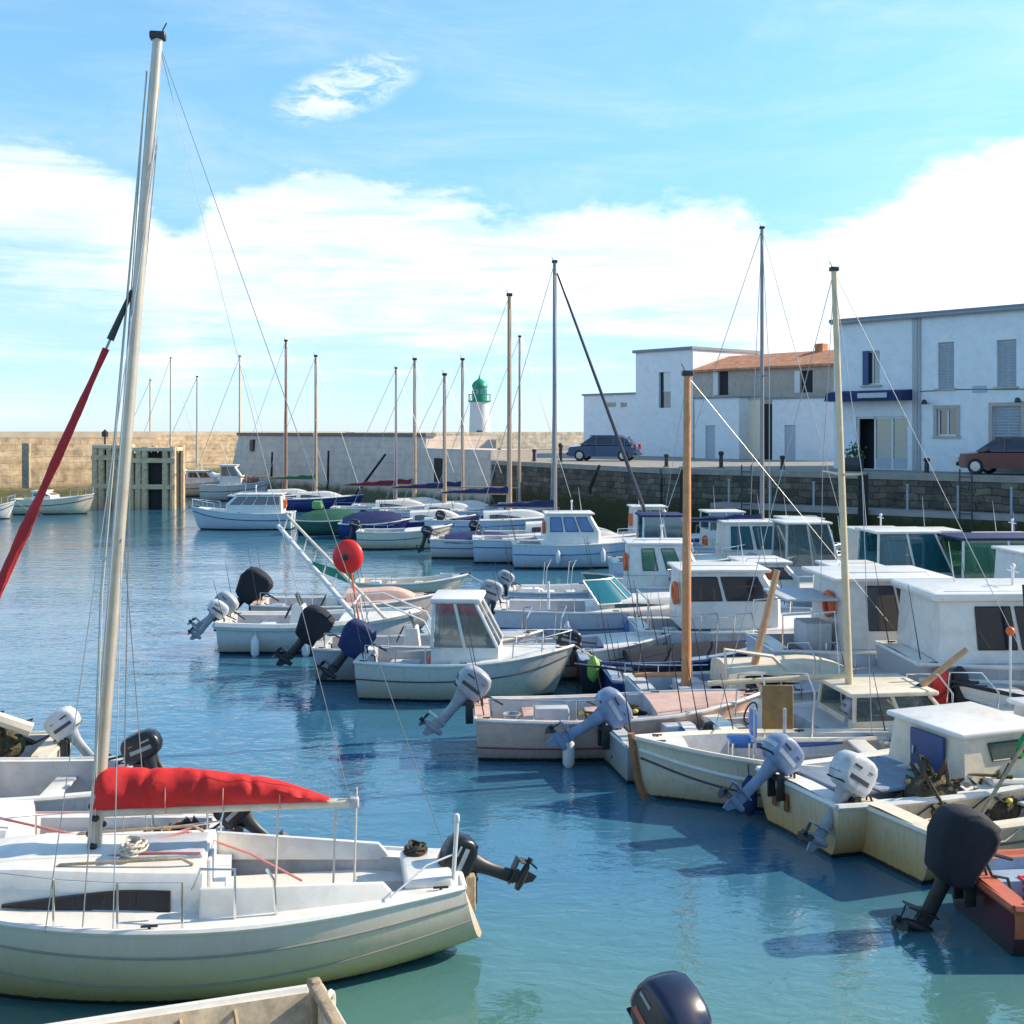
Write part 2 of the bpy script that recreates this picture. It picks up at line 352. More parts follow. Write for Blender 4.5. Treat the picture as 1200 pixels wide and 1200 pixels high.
gel = mat('gelcoat_deck', (0.76, 0.74, 0.70), 0.35, var=0.08, dirt=(0.34, 0.28, 0.2), dirt_amt=0.35)
gel2 = mat('grey_deck', (0.50, 0.51, 0.54), 0.55, var=0.12, dirt=(0.2, 0.17, 0.13), dirt_amt=0.5, bump=0.15)
gelc = mat('cream_deck', (0.74, 0.66, 0.52), 0.45, var=0.1, dirt=(0.3, 0.2, 0.12), dirt_amt=0.4)
pinkd = mat('faded_pink_paint', (0.66, 0.44, 0.36), 0.6, var=0.15, dirt=(0.28, 0.2, 0.18), dirt_amt=0.5)
bluint = mat('blue_grey_interior', (0.30, 0.38, 0.50), 0.6, var=0.15, dirt=(0.13, 0.13, 0.12), dirt_amt=0.5)
wood = mat('varnished_wood', (0.34, 0.16, 0.07), 0.45, var=0.35, vs=9, dirt=(0.15, 0.08, 0.04), dirt_amt=0.5)
woodl = mat('pine_spar', (0.58, 0.33, 0.17), 0.45, var=0.2, vs=9)
woodw = mat('weathered_timber', (0.42, 0.33, 0.22), 0.85, var=0.35, vs=7, bump=0.4, dirt=(0.12, 0.09, 0.06), dirt_amt=0.7)
alu = mat('aluminium_spar', (0.56, 0.52, 0.46), 0.38, 0.45, var=0.08)
steel = mat('stainless_rail', (0.75, 0.75, 0.75), 0.2, 1.0, var=0.05)
wire = mat('rigging_wire', (0.32, 0.33, 0.35), 0.4, 0.6, var=0.05)
ropem = mat('white_rope', (0.62, 0.58, 0.5), 0.9, var=0.2, vs=60)
ropeb = mat('blue_rope', (0.06, 0.12, 0.32), 0.9, var=0.2, vs=60)
ropeo = mat('dark_rope', (0.06, 0.05, 0.04), 0.9, var=0.2, vs=60)
black = mat('black_cowling', (0.012, 0.014, 0.022), 0.32, var=0.2)
navy = mat('navy_canvas', (0.016, 0.028, 0.11), 0.8, var=0.3, vs=5, bump=0.5, bs=9)
blkc = mat('black_canvas', (0.014, 0.016, 0.026), 0.85, var=0.3, vs=5, bump=0.5, bs=9)
greyc = mat('grey_cowling', (0.36, 0.39, 0.44), 0.42, var=0.2, dirt=(0.15, 0.12, 0.09), dirt_amt=0.7)
bluec = mat('blue_grey_cowling', (0.24, 0.31, 0.46), 0.38, var=0.2, dirt=(0.1, 0.09, 0.09), dirt_amt=0.65)
whitec = mat('white_cowling', (0.60, 0.61, 0.63), 0.4, var=0.15, dirt=(0.24, 0.18, 0.13), dirt_amt=0.75)
rust = mat('rust', (0.30, 0.10, 0.03), 0.85, var=0.4, vs=14)
dmetal = mat('dark_metal', (0.05, 0.05, 0.055), 0.45, 0.5, var=0.2)
rubber = mat('rubber', (0.02, 0.02, 0.02), 0.8, var=0.2)
redc = mat('red_sail_canvas', (0.62, 0.020, 0.022), 0.75, var=0.18, vs=3, bump=0.5, bs=7)
redd = mat('dark_red_furled_canvas', (0.42, 0.022, 0.03), 0.8, var=0.25, vs=5, bump=0.4, bs=14)
maroon = mat('maroon_canvas', (0.13, 0.012, 0.03), 0.8, var=0.25, bump=0.4, bs=8)
greenc = mat('green_canvas', (0.02, 0.12, 0.07), 0.8, var=0.3, bump=0.5, bs=8)
greenb = mat('bright_green_cloth', (0.01, 0.30, 0.07), 0.75, var=0.25, bump=0.4, bs=9)
teal = mat('teal_flag', (0.01, 0.20, 0.17), 0.7, var=0.2)
redb = mat('red_buoy', (0.80, 0.022, 0.018), 0.4, var=0.1)
orgb = mat('orange_buoy', (0.75, 0.14, 0.03), 0.45, var=0.12)
orgp = mat('orange_paint', (0.55, 0.14, 0.07), 0.45, var=0.15, dirt=(0.2, 0.07, 0.04), dirt_amt=0.4)
yel = mat('yellow_plastic', (0.75, 0.58, 0.06), 0.5, var=0.1)
blup = mat('blue_plastic', (0.03, 0.16, 0.5), 0.45, var=0.12)
dblue = mat('dark_blue_panel', (0.035, 0.065, 0.19), 0.45, var=0.15)
net = mat('fishing_net', (0.10, 0.085, 0.05), 0.95, var=0.7, vs=22, bump=1.0, bs=60)
gdark = glass_mat('dark_window', (0.012, 0.014, 0.03), 0.06, 0.93)
gteal = glass_mat('teal_window', (0.03, 0.20, 0.26), 0.10, 0.45)
gclear = glass_mat('clear_window', (0.22, 0.27, 0.28), 0.08, 0.30)
ggreen = glass_mat('green_window', (0.10, 0.30, 0.20), 0.08, 0.55)

HW = hull_mat('hull_white', (0.62, 0.61, 0.60))
HWs = hull_mat('hull_white_stained', (0.72, 0.63, 0.50), stain=(0.60, 0.35, 0.09), stain_h=0.85, stain_amt=0.95, dirt=0.6)
HG = hull_mat('hull_grey', (0.40, 0.42, 0.45), stain=(0.32, 0.28, 0.15), stain_h=0.4)
HB = hull_mat('hull_bluewhite', (0.56, 0.60, 0.68), stain_h=0.2, stain_amt=0.5)
HC = hull_mat('hull_cream', (0.70, 0.61, 0.46), stain_h=0.35)
HP = hull_mat('hull_pink', (0.62, 0.48, 0.42), stain=(0.3, 0.22, 0.16), stain_h=0.3)
HN = hull_mat('hull_navy', (0.025, 0.035, 0.17), stain=(0.05, 0.05, 0.1), stain_h=0.15, stain_amt=0.4, dirt=0.2)
HD = hull_mat('hull_dark', (0.025, 0.03, 0.05), stain=(0.05, 0.05, 0.04), stain_h=0.2)
HR = hull_mat('hull_dark_red', (0.10, 0.012, 0.016), stain=(0.03, 0.03, 0.05), stain_h=0.3)
HGN = hull_mat('hull_green', (0.03, 0.10, 0.07), stain=(0.05, 0.05, 0.03), stain_h=0.2)
HF = hull_mat('hull_sailboat', (0.70, 0.66, 0.63), stain=(0.62, 0.40, 0.10), stain_h=0.72, stain_amt=0.95, dirt=0.22, rough=0.22)
BLUS = mat('blue_stripe', (0.05, 0.12, 0.35), 0.35, var=0.1)
DARKS = mat('dark_stripe', (0.06, 0.06, 0.08), 0.4, var=0.1)

# ------------------------------------------------------------------ water, sea bed of the harbour, quay
def water_mat():
    m = bpy.data.materials.new('harbour_water'); m.use_nodes = True; nt = m.node_tree; b = nt.nodes['Principled BSDF']; L = nt.links.new
    b.inputs['Roughness'].default_value = 0.035; b.inputs['IOR'].default_value = 2.0
    t = nt.nodes.new('ShaderNodeTexCoord')
    n0 = nt.nodes.new('ShaderNodeTexNoise'); L(t.outputs['Object'], n0.inputs['Vector']); n0.inputs['Scale'].default_value = 0.16; n0.inputs['Detail'].default_value = 3
    r = nt.nodes.new('ShaderNodeValToRGB'); L(n0.outputs[0], r.inputs[0])
    r.color_ramp.elements[0].position = 0.38; r.color_ramp.elements[0].color = (0.036, 0.140, 0.245, 1)
    r.color_ramp.elements[1].position = 0.66; r.color_ramp.elements[1].color = (0.045, 0.165, 0.235, 1)
    # weed and sand show green in the shallows by the near quay
    sx = nt.nodes.new('ShaderNodeSeparateXYZ'); L(t.outputs['Object'], sx.inputs[0])
    mr = nt.nodes.new('ShaderNodeMapRange'); L(sx.outputs[1], mr.inputs[0]); mr.inputs[1].default_value = 8.0; mr.inputs[2].default_value = 13.5; mr.inputs[3].default_value = 0.75; mr.inputs[4].default_value = 0
    x = nt.nodes.new('ShaderNodeMix'); x.data_type = 'RGBA'; L(mr.outputs[0], x.inputs[0]); L(r.outputs[0], x.inputs[6]); x.inputs[7].default_value = (0.13, 0.26, 0.12, 1)
    L(x.outputs[2], b.inputs['Base Color'])
    prev = None
    for sc, st, dist, det in (((0.9, 1.7, 1), 1.0, 0.034, 3), ((3.2, 5.2, 1), 1.0, 0.020, 3), ((11, 16, 1), 1.0, 0.0035, 2)):
        mp = nt.nodes.new('ShaderNodeMapping'); L(t.outputs['Object'], mp.inputs[0]); mp.inputs['Scale'].default_value = sc
        mp.inputs['Rotation'].default_value = (0, 0, 0.25)
        n = nt.nodes.new('ShaderNodeTexNoise'); L(mp.outputs[0], n.inputs['Vector']); n.inputs['Scale'].default_value = 1.0; n.inputs['Detail'].default_value = det; n.inputs['Distortion'].default_value = 0.6
        # patches of calm and of breeze
        bp = nt.nodes.new('ShaderNodeBump'); bp.inputs['Strength'].default_value = st; bp.inputs['Distance'].default_value = dist
        L(n.outputs[0], bp.inputs['Height'])
        if prev: L(prev.outputs[0], bp.inputs['Normal'])
        prev = bp
    n5 = nt.nodes.new('ShaderNodeTexNoise'); mp5 = nt.nodes.new('ShaderNodeMapping'); L(t.outputs['Object'], mp5.inputs[0]); mp5.inputs['Scale'].default_value = (0.10, 0.28, 1)
    L(mp5.outputs[0], n5.inputs['Vector']); n5.inputs['Scale'].default_value = 1.0; n5.inputs['Detail'].default_value = 4
    m5 = nt.nodes.new('ShaderNodeMapRange'); L(n5.outputs[0], m5.inputs[0]); m5.inputs[1].default_value = 0.35; m5.inputs[2].default_value = 0.65; m5.inputs[3].default_value = 0.30; m5.inputs[4].default_value = 1.0
    m6 = nt.nodes.new('ShaderNodeMapRange'); L(sx.outputs[1], m6.inputs[0]); m6.inputs[1].default_value = 11; m6.inputs[2].default_value = 34; m6.inputs[3].default_value = 0.85; m6.inputs[4].default_value = 1.0
    m7 = nt.nodes.new('ShaderNodeMath'); m7.operation = 'MULTIPLY'; L(m5.outputs[0], m7.inputs[0]); L(m6.outputs[0], m7.inputs[1])
    for nd in nt.nodes:
        if nd.bl_idname == 'ShaderNodeBump': L(m7.outputs[0], nd.inputs['Strength'])
    L(prev.outputs[0], b.inputs['Normal'])
    return m
g = MB(); g.add([(-6000, -200, 0), (6000, -200, 0), (6000, 12000, 0), (-6000, 12000, 0)], [(0, 1, 2, 3)])
struct(g.build('water', water_mat(), smooth=False))
# the photographer's quay, below and behind the camera
pave = mat('quay_paving', (0.30, 0.28, 0.25), 0.9, var=0.2, vs=3, bump=0.3, bs=20, dirt=(0.12, 0.11, 0.1), dirt_amt=0.4)
g = MB(); g.bbox(-60, 60, -30, 1.5, -2, 3.25); struct(g.build('near_quay', pave, smooth=False))

EDGE = [(-5.6, 78), (0, 67), (7, 54), (22, 42), (60, 11.6)]
g = MB(); g.prism(EDGE+[(120, 11.6), (120, 104), (-9, 104), (-14, 92)], -2.5, 3.25)
struct(g.build('quay', pave, smooth=False))

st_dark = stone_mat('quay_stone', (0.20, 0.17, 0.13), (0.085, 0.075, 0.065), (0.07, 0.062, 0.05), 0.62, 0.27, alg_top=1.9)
st_grey = stone_mat(contrast=(0.80, 1.15), name='pier_stone', c1=(0.70, 0.58, 0.49), c2=(0.65, 0.54, 0.46), mortar=(0.58, 0.48, 0.41), bw=1.6, bh=0.5, alg_top=1.15, msize=0.012, algc=(0.10, 0.105, 0.04))
st_warm = stone_mat('breakwater_stone', (0.70, 0.50, 0.31), (0.62, 0.43, 0.26), (0.50, 0.35, 0.22), 1.2, 0.42, alg_top=1.3, algc=(0.12, 0.13, 0.05))
st_light = stone_mat('light_stone', (0.50, 0.45, 0.36), (0.44, 0.39, 0.31), (0.36, 0.32, 0.26), 1.2, 0.4, alg_top=0.2)
cope = mat('coping_stone', (0.32, 0.29, 0.25), 0.85, var=0.25, vs=2, bump=0.3, bs=12)

def wall_seg(mb_name, a, b, z0, z1, th, material, parent=None, batter=0.0, mesh_only=None):
    """a wall from a to b (x,y), its thickness laid to the left of a->b; local x runs along it"""
    a = Vector((a[0], a[1], 0)); b = Vector((b[0], b[1], 0)); L = (b-a).length; ang = math.atan2(b.y-a.y, b.x-a.x)
    g = MB(); g.hexa([(0, -batter, z0), (L, -batter, z0), (L, th, z0), (0, th, z0), (0, 0, z1), (L, 0, z1), (L, th, z1), (0, th, z1)])
    o = g.build(mb_name, material, parent, smooth=False); o.location = a; o.rotation_euler = (0, 0, ang)
    return o
qw = thing('quay_wall', 'dark weathered stone quay wall behind the moored boats, green weed at its foot', 'quay wall')
for i in range(len(EDGE)-1):
    a, b = EDGE[i], EDGE[i+1]
    dx, dy = b[0]-a[0], b[1]-a[1]; l = math.hypot(dx, dy); nx, ny = dy/l, -dx/l      # outward (towards water)
    off = 0.35
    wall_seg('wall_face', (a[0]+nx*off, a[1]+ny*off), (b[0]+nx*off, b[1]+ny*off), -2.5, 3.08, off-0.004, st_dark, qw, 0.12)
    wall_seg('coping', (a[0]+nx*(off+0.06), a[1]+ny*(off+0.06)), (b[0]+nx*(off+0.06), b[1]+ny*(off+0.06)), 3.083, 3.32, 0.75, cope, qw)
# lower landing ledge in front of the wall on the right and its stair
qa, b = Vector(EDGE[2]+(0,)), Vector(EDGE[3]+(0,)); dr = (b-qa).normalized(); nr = Vector((dr.y, -dr.x, 0))
def qp(s, off, z): v = qa+dr*s+nr*off; return Vector((v.x, v.y, z))
p0, p1 = qp(3.2, 1.75, 0), qp(34, 1.75, 0)
lw = thing('landing_ledge', 'low stone landing running along the foot of the quay wall on the right', 'landing')
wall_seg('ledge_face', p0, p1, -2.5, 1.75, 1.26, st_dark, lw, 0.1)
wall_seg('ledge_top', p0, p1, 1.754, 1.95, 1.22, mat('ledge_stone', (0.34, 0.31, 0.29), 0.85, var=0.2, vs=1.5, bump=0.3, bs=9), lw)
for k, (s_, of) in enumerate(((1.2, 0.5), (5.0, 1.95), (10.0, 1.95), (13.9, 1.95), (17.2, 1.95))):
    lad = thing('quay_ladder' if k in (1, 3) else 'timber_fender', ['dark timber fender post at the left corner of the quay wall', 'iron ladder left of the blue cabin boats on the quay ledge',
        'dark timber fender post in the middle of the quay ledge', 'iron ladder on the quay ledge below the white shop', 'dark timber fender post at the right of the quay ledge'][k],
        'ladder' if k in (1, 3) else 'fender post', qp(s_, of, 0), math.atan2(dr.y, dr.x))
    g = MB()
    if k in (1, 3):
        for sx_ in (-0.22, 0.22): g.tube((sx_, 0, -0.5), (sx_, 0, 3.6), 0.03)
        g.build('rail', dmetal, lad); g = MB()
        for z in range(14): g.tube((-0.22, 0, -0.2+z*0.27), (0.22, 0, -0.2+z*0.27), 0.018)
        g.build('rung', dmetal, lad)
    else:
        g.rbox((0, 0, 1.2), (0.32, 0.3, 4.2), 0.04); g.build('post', mat('tarred_wood', (0.028, 0.024, 0.02), 0.9, var=0.4, bump=0.5), lad)
        g = MB(); g.rbox((0, 0, 3.36), (0.38, 0.36, 0.12), 0.03); g.build('cap', cope, lad)

# grey pier with battered end, in shade
pr = thing('stone_pier', 'long plain grey stone pier in shade at the harbour mouth, left of the lighthouse', 'pier')
A0, A1 = Vector((-22.2, 97, 0)), Vector((-5.6, 78, 0)); dd = (A1-A0).normalized(); L = (A1-A0).length; back = Vector((-dd.y, dd.x, 0))
o_ = MB(); o_.hexa([(-2.2, -0.5, -2.5), (L, -0.5, -2.5), (L, 6, -2.5), (-2.2, 6, -2.5), (0, 0, 4.62), (L, 0, 4.62), (L, 6, 4.62), (0, 6, 4.62)])
q = o_.build('pier_body', st_grey, pr, smooth=False); q.location = A0; q.rotation_euler = (0, 0, math.atan2(dd.y, dd.x))
o_ = MB(); o_.bbox(-0.1, L+0.1, -0.12, 0.7, 4.623, 4.86); q = o_.build('parapet', mat('grey_coping', (0.17, 0.17, 0.18), 0.85), pr, smooth=False); q.location = A0; q.rotation_euler = (0, 0, math.atan2(dd.y, dd.x))
o_ = MB(); o_.bbox(2.2, 2.75, -0.22, 0.1, 3.4, 4.3); q = o_.build('recess_shade', dmetal, pr, smooth=False); q.location = A0; q.rotation_euler = (0, 0, math.atan2(dd.y, dd.x))  # solid dark block on the face, its colour standing for a recess in shade
# iron and timber fixtures on the pier face
for k, (px_, h_) in enumerate(((383, 3.2), (318, 2.4))):
    pass
# short lower step between pier and quay
g = thing('pier_steps', 'grey stone block with a shade-painted niche between the pier and the dark quay wall', 'steps')
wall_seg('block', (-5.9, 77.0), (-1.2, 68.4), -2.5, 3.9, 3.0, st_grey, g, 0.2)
wall_seg('niche', (-4.9, 75.0), (-4.35, 74.0), 1.8, 3.3, 0.4, rubber, g)  # black slab paints the shade of a niche, no hollow behind it

# left breakwater, sunlit
bl = thing('breakwater', 'sunlit orange stone breakwater wall at the far left with a dark weed line', 'breakwater')
wall_seg('wall_face', (-44, 73), (-25.6, 86), -2.5, 4.55, 5, st_warm, bl, 0.4)
wall_seg('parapet', (-44.0, 73.0), (-25.6, 86), 4.554, 4.95, 0.6, mat('warm_coping', (0.66, 0.52, 0.36), 0.85, var=0.2, vs=1), bl)
g = MB(); g.rbox((0, 0, 2.7), (0.5, 0.35, 3.0), 0.05)
q = g.build('timber_post', woodw, bl); q.location = W(31, 79.3, 0)
fb = thing('far_breakwater', 'distant brown stone sea wall closing the gap between the dolphins and the grey pier', 'breakwater')
wall_seg('wall_face', (-50, 104), (-18, 132), -2.5, 4.6, 5, st_warm, fb, 0.3)
wall_seg('parapet', (-50, 104), (-18, 132), 4.604, 4.95, 0.6, MATS['warm_coping'], fb)
sw = thing('sea_wall', 'pale sunlit sea wall behind the quay at the foot of the lighthouse', 'sea wall')
wall_seg('wall_face', (-13, 99), (14, 122), 3.254, 4.9, 1.5, st_light, sw)
wall_seg('wall_face', (14.05, 122), (70, 128), 3.254, 4.9, 1.5, st_light, sw)
g = MB(); g.prism([(-14, 104.05), (120, 104.05), (120, 150), (-14, 150)], -2.5, 3.22); struct(g.build('quay_back', pave, smooth=False))

# ------------------------------------------------------------------ lighthouse
def lighthouse(px, Y):
    t = thing('lighthouse', 'small white lighthouse with a green lantern top beyond the grey pier', 'lighthouse', W(px, Y, 3.2))
    white = mat('lighthouse_paint', (0.72, 0.70, 0.68), 0.6, var=0.08, dirt=(0.35, 0.3, 0.25), dirt_amt=0.3)
    grn = mat('lantern_green', (0.0, 0.27, 0.14), 0.4, var=0.1)
    top = ZO(470, Y)-3.2
    g = MB(); g.lathe([(1.45, 0), (1.45, 0.5), (1.25, 0.55), (1.1, top-0.25), (1.2, top-0.2), (1.2, top-0.12)], n=24); g.build('tower', white, t)
    g = MB(); g.lathe([(1.2, top-0.12), (1.36, top-0.05), (1.36, top+0.05), (0.6, top+0.06)], n=24); gal = g.build('gallery', grn, t)
    g = MB()
    for k in range(14):
        a = 2*math.pi*k/14; g.tube((1.30*math.cos(a), 1.30*math.sin(a), top+0.05), (1.30*math.cos(a), 1.30*math.sin(a), top+0.75), 0.025, n=5)
    g.torus((0, 0, top+0.75), 1.30, 0.03, n=24, k=5); g.build('railing', grn, gal)
    g = MB(); g.lathe([(0.84, top+0.06), (0.84, top+1.6), (0.94, top+1.62), (0.94, top+1.78), (0.72, top+2.15), (0.34, top+2.45), (0.1, top+2.6), (0.06, top+2.95)], n=20); g.build('lantern', grn, t)
    g = MB()
    for k in range(10):
        a = 2*math.pi*k/10; g.box((0.85*math.cos(a), 0.85*math.sin(a), top+1.05), (0.02, 0.34, 0.6), rz=a)
    g.build('lantern_glass', gteal, t)
    g = MB(); g.box((0, -1.24, 1.1), (0.6, 0.1, 1.5)); g.build('door', dblue, t)
lighthouse(562, 138)

# ------------------------------------------------------------------ timber dolphins by the harbour mouth
def dolphin(px0, px1, Y, py_top, label, seed, dark=False):
    rnd = random.Random(seed); c = W((px0+px1)/2, Y, 0); wd = (px1-px0)/F*Y
    t = thing('mooring_dolphin', label, 'dolphin', c, 0, 'timber mooring dolphins at the harbour mouth')
    zt = ZO(py_top, Y); m = mat('pile_timber', (0.68, 0.49, 0.30), 0.85, var=0.4, vs=2.2, bump=0.4, dirt=(0.14, 0.12, 0.06), dirt_amt=0.7)
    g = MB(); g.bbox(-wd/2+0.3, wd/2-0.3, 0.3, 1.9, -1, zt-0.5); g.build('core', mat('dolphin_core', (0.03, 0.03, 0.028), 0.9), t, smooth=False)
    n = int(wd/0.42)
    for row in (0, 1):
        for k in range(n):
            x = -wd/2+0.2+k*(wd-0.4)/(n-1)
            if dark and row == 0 and 0.35 < k/(n-1) < 0.75: continue
            if rnd.random() < 0.04: continue
            g = MB(); g.tube((x, row*2.1+rnd.uniform(-.05, .05), -1), (x+rnd.uniform(-.05, .05), row*2.0, zt-rnd.uniform(0, 0.35)), 0.23, 0.20, 8)
            g.build('pile', m, t)
    g = MB(); g.bbox(-wd/2, wd/2, -0.22, -0.05, zt-1.1, zt-0.8); g.bbox(-wd/2, wd/2, -0.22, -0.05, 1.3, 1.6); g.build('waling', m, t, smooth=False)
    g = MB(); g.rbox((0, 1.0, zt-0.25), (wd-0.1, 2.4, 0.25), 0.05); g.build('cap', MATS['warm_coping'], t)
    return t, zt
t1, z1_ = dolphin(108, 147, 77, 519, 'left cluster of timber piles with a small lamp, beside the orange breakwater', 3)
dolphin(150, 206, 76, 522, 'right cluster of tall timber piles with a dark opening at its centre', 4, True)
lp = thing('beacon_lamp', 'small dark beacon on a short post atop the left timber dolphin', 'beacon', W(123, 78, z1_-0.13))
g = MB(); g.tube((0, 0, 0), (0, 0, 0.5), 0.06); g.build('post', dmetal, lp)
g = MB(); g.lathe([(0.05, 0.5), (0.2, 0.52), (0.22, 0.8), (0.1, 0.92), (0.02, 1.0)], n=12); g.build('lantern', dmetal, lp)

# ------------------------------------------------------------------ buildings
class Facade:
    """wall plane from point A along the unit direction d (image left to right), seen from the water"""
    def __init__(s, px, Y, ang_d=(0.644, -0.765)):
        s.A = W(px, Y, 0); s.d = Vector((ang_d[0], ang_d[1], 0)).normalized(); s.rz = math.atan2(s.d.y, s.d.x)
    def s_of(s, px):
        k = (px-600)/F; return (k*s.A.y-s.A.x)/(s.d.x-k*s.d.y)
    def rect(s, px0, px1, py0, py1):
        s0, s1 = s.s_of(px0), s.s_of(px1); Y = s.A.y+s.d.y*(s0+s1)/2
        return s0, s1, ZO(py1, Y), ZO(py0, Y)
def holed(g, L, z0, z1, holes, y=0.0, depth=0.22):
    xs = sorted({0.0, L, *[h[0] for h in holes], *[h[1] for h in holes]}); zs = sorted({z0, z1, *[h[2] for h in holes], *[h[3] for h in holes]})
    for i in range(len(xs)-1):
        for j in range(len(zs)-1):
            cx, cz = (xs[i]+xs[i+1])/2, (zs[j]+zs[j+1])/2
            if any(h[0] < cx < h[1] and h[2] < cz < h[3] for h in holes): continue
            g.add([(xs[i], y, zs[j]), (xs[i+1], y, zs[j]), (xs[i+1], y, zs[j+1]), (xs[i], y, zs[j+1])], [(0, 1, 2, 3)])
    for a, b, c, e in holes:
        g.add([(a, y, c), (b, y, c), (b, y, e), (a, y, e), (a, y+depth, c), (b, y+depth, c), (b, y+depth, e), (a, y+depth, e)],
              [(0, 4, 5, 1), (1, 5, 6, 2), (2, 6, 7, 3), (3, 7, 4, 0)])
def block(g, L, D, z0, z1, y=0.0):          # the other five faces
    g.add([(0, y, z0), (L, y, z0), (L, y+D, z0), (0, y+D, z0), (0, y, z1), (L, y, z1), (L, y+D, z1), (0, y+D, z1)],
          [(1, 2, 6, 5), (2, 3, 7, 6), (3, 0, 4, 7), (4, 5, 6, 7)])
render = mat('white_render', (0.80, 0.81, 0.83), 0.85, var=0.06, vs=1.2, bump=0.25, bs=30, dirt=(0.48, 0.46, 0.44), dirt_amt=0.35)
renderb = mat('brown_grey_render', (0.50, 0.41, 0.34), 0.85, var=0.15, vs=1.5, bump=0.25, bs=30, dirt=(0.22, 0.19, 0.17), dirt_amt=0.5)
frame_w = mat('window_frame_white', (0.70, 0.70, 0.70), 0.5, var=0.05)
shut = mat('grey_shutter', (0.42, 0.46, 0.52), 0.6, var=0.08)
stonetrim = mat('stone_surround', (0.48, 0.43, 0.37), 0.8, var=0.15)
roofg = mat('grey_roof_edge', (0.24, 0.26, 0.29), 0.7, var=0.15)
intd = mat('dark_interior', (0.03, 0.032, 0.038), 0.9)
def win(parent, r, kind='pane2', y=0.16, trim=False, paneM=None):
    a, b, c, e = r
    if kind == 'shutter':
        g = MB()
        n = max(6, int((e-c)/0.12))
        g.bbox(a+0.005, b-0.005, y-0.02, y+0.02, c+0.005, e-0.005)
        for k in range(n):
            z = c+0.05+k*(e-c-0.1)/n
            for u0, u1 in ((a+0.06, (a+b)/2-0.04), ((a+b)/2+0.04, b-0.06)): g.box(((u0+u1)/2, y-0.045, z), (u1-u0, 0.03, 0.06), rx=0.5)
        g.build('shutter', shut, parent, smooth=False)
    else:
        g = MB(); th = 0.07
        for u0, u1, w0, w1 in ((a, a+th, c, e), (b-th, b, c, e), (a+th, b-th, c, c+th), (a+th, b-th, e-th, e)): g.bbox(u0, u1, y-0.04, y+0.05, w0, w1)
        if kind == 'pane2': g.bbox((a+b)/2-th/2, (a+b)/2+th/2, y-0.04, y+0.05, c+th, e-th)
        f = g.build('window', frame_w, parent, smooth=False)
        g = MB(); g.bbox(a+0.02, b-0.02, y, y+0.02, c+0.02, e-0.02); g.build('pane', paneM or gdark, f, smooth=False)
    if trim:
        g = MB()
        for u0, u1, w0, w1 in ((a-0.16, a, c, e+0.16), (b, b+0.16, c, e+0.16), (a, b, e, e+0.16), (a-0.2, b+0.2, c-0.12, c)): g.bbox(u0, u1, -0.035, 0.06, w0, w1)
        g.build('surround', stonetrim, parent, smooth=False)
ZG = 3.25
# white shop and house on the right
fa = Facade(977, 56)
b1 = thing('white_house', 'large white two storey house with a dark shop awning at the right edge, in shade', 'house', fa.A, fa.rz)
Lb = 17.5; top1 = ZO(379, 56)
shop = fa.rect(1003, 1064, 488, 546); shop = (shop[0], shop[1], ZG+0.02, shop[3])
rr = dict(w1=fa.rect(1012, 1031, 411, 451), w2=fa.rect(1099, 1118, 401, 455), w3=fa.rect(1168, 1191, 398, 453), w4=fa.rect(1098, 1121, 479, 511),
          w5=fa.rect(1163, 1197, 476, 545), w6=(12.0, 13.0, 7.4, 8.9), w7=(12.0, 13.0, 4.2, 5.6))
rr['w5'] = (rr['w5'][0], rr['w5'][1], ZG+0.05, rr['w5'][3])
g = MB(); holed(g, Lb, ZG, top1, [shop]+list(rr.values())); block(g, Lb, 9, ZG, top1); g.build('wall', render, b1, smooth=False)
g = MB(); g.bbox(0.3, Lb-0.3, 0.9, 0.95, ZG, top1-0.3); g.build('interior', intd, b1, smooth=False)
g = MB(); g.bbox(-0.15, Lb+0.15, -0.18, 9.1, top1+0.003, top1+0.17); g.build('roof', roofg, b1, smooth=False)
g = MB(); s_ = fa.s_of(1078); g.tube((s_, -0.07, ZG), (s_, -0.07, top1-0.05), 0.06); g.bbox(s_-0.35, s_-0.1, -0.05, 0, ZG, top1-0.06); g.build('downpipe', mat('downpipe', (0.42, 0.42, 0.44), 0.5), b1)
win(b1, rr['w1'], 'pane2', paneM=gclear)
g = MB(); g.bbox(rr['w1'][0]-0.02, rr['w1'][0]+0.28, -0.06, -0.01, rr['w1'][2], rr['w1'][3]); g.build('shutter', dblue, b1, smooth=False)
for k in ('w2', 'w3', 'w6'): win(b1, rr[k], 'shutter')
win(b1, rr['w4'], 'pane2', trim=True); win(b1, rr['w7'], 'pane2', trim=True)
win(b1, rr['w5'], 'shutter', trim=True)
g = MB(); g.path([(0, -.24, top1-.02), (Lb, -.24, top1-.02)], .07); g.build('gutter', mat('zinc', (0.34, 0.36, 0.38), .5, .3), b1)
g = MB(); g.path([(0.1, -.03, 6.75), (3, -.03, 6.70), (6.2, -.03, 6.78), (9, -.03, 6.72), (Lb-.1, -.03, 6.76)], .018); g.build('cable', dmetal, b1)
for x_ in (4.9, 9.1):
    g = MB(); g.tube((x_, -.02, 6.2), (x_, -.35, 6.3), .02); g.lathe([(.03, .12), (.1, .08), (.13, -.08), (.04, -.1)], (x_, -.38, 6.25), 10); g.build('wall_lamp', dmetal, b1)
for k in ('w1', 'w2', 'w3'):
    a_, b_, c_, e_ = rr[k]; g = MB(); g.bbox(a_-.1, b_+.1, -.10, .02, c_-.09, c_-.003); g.build('sill', stonetrim, b1, smooth=False)
aw = fa.rect(979, 1069, 460, 470)
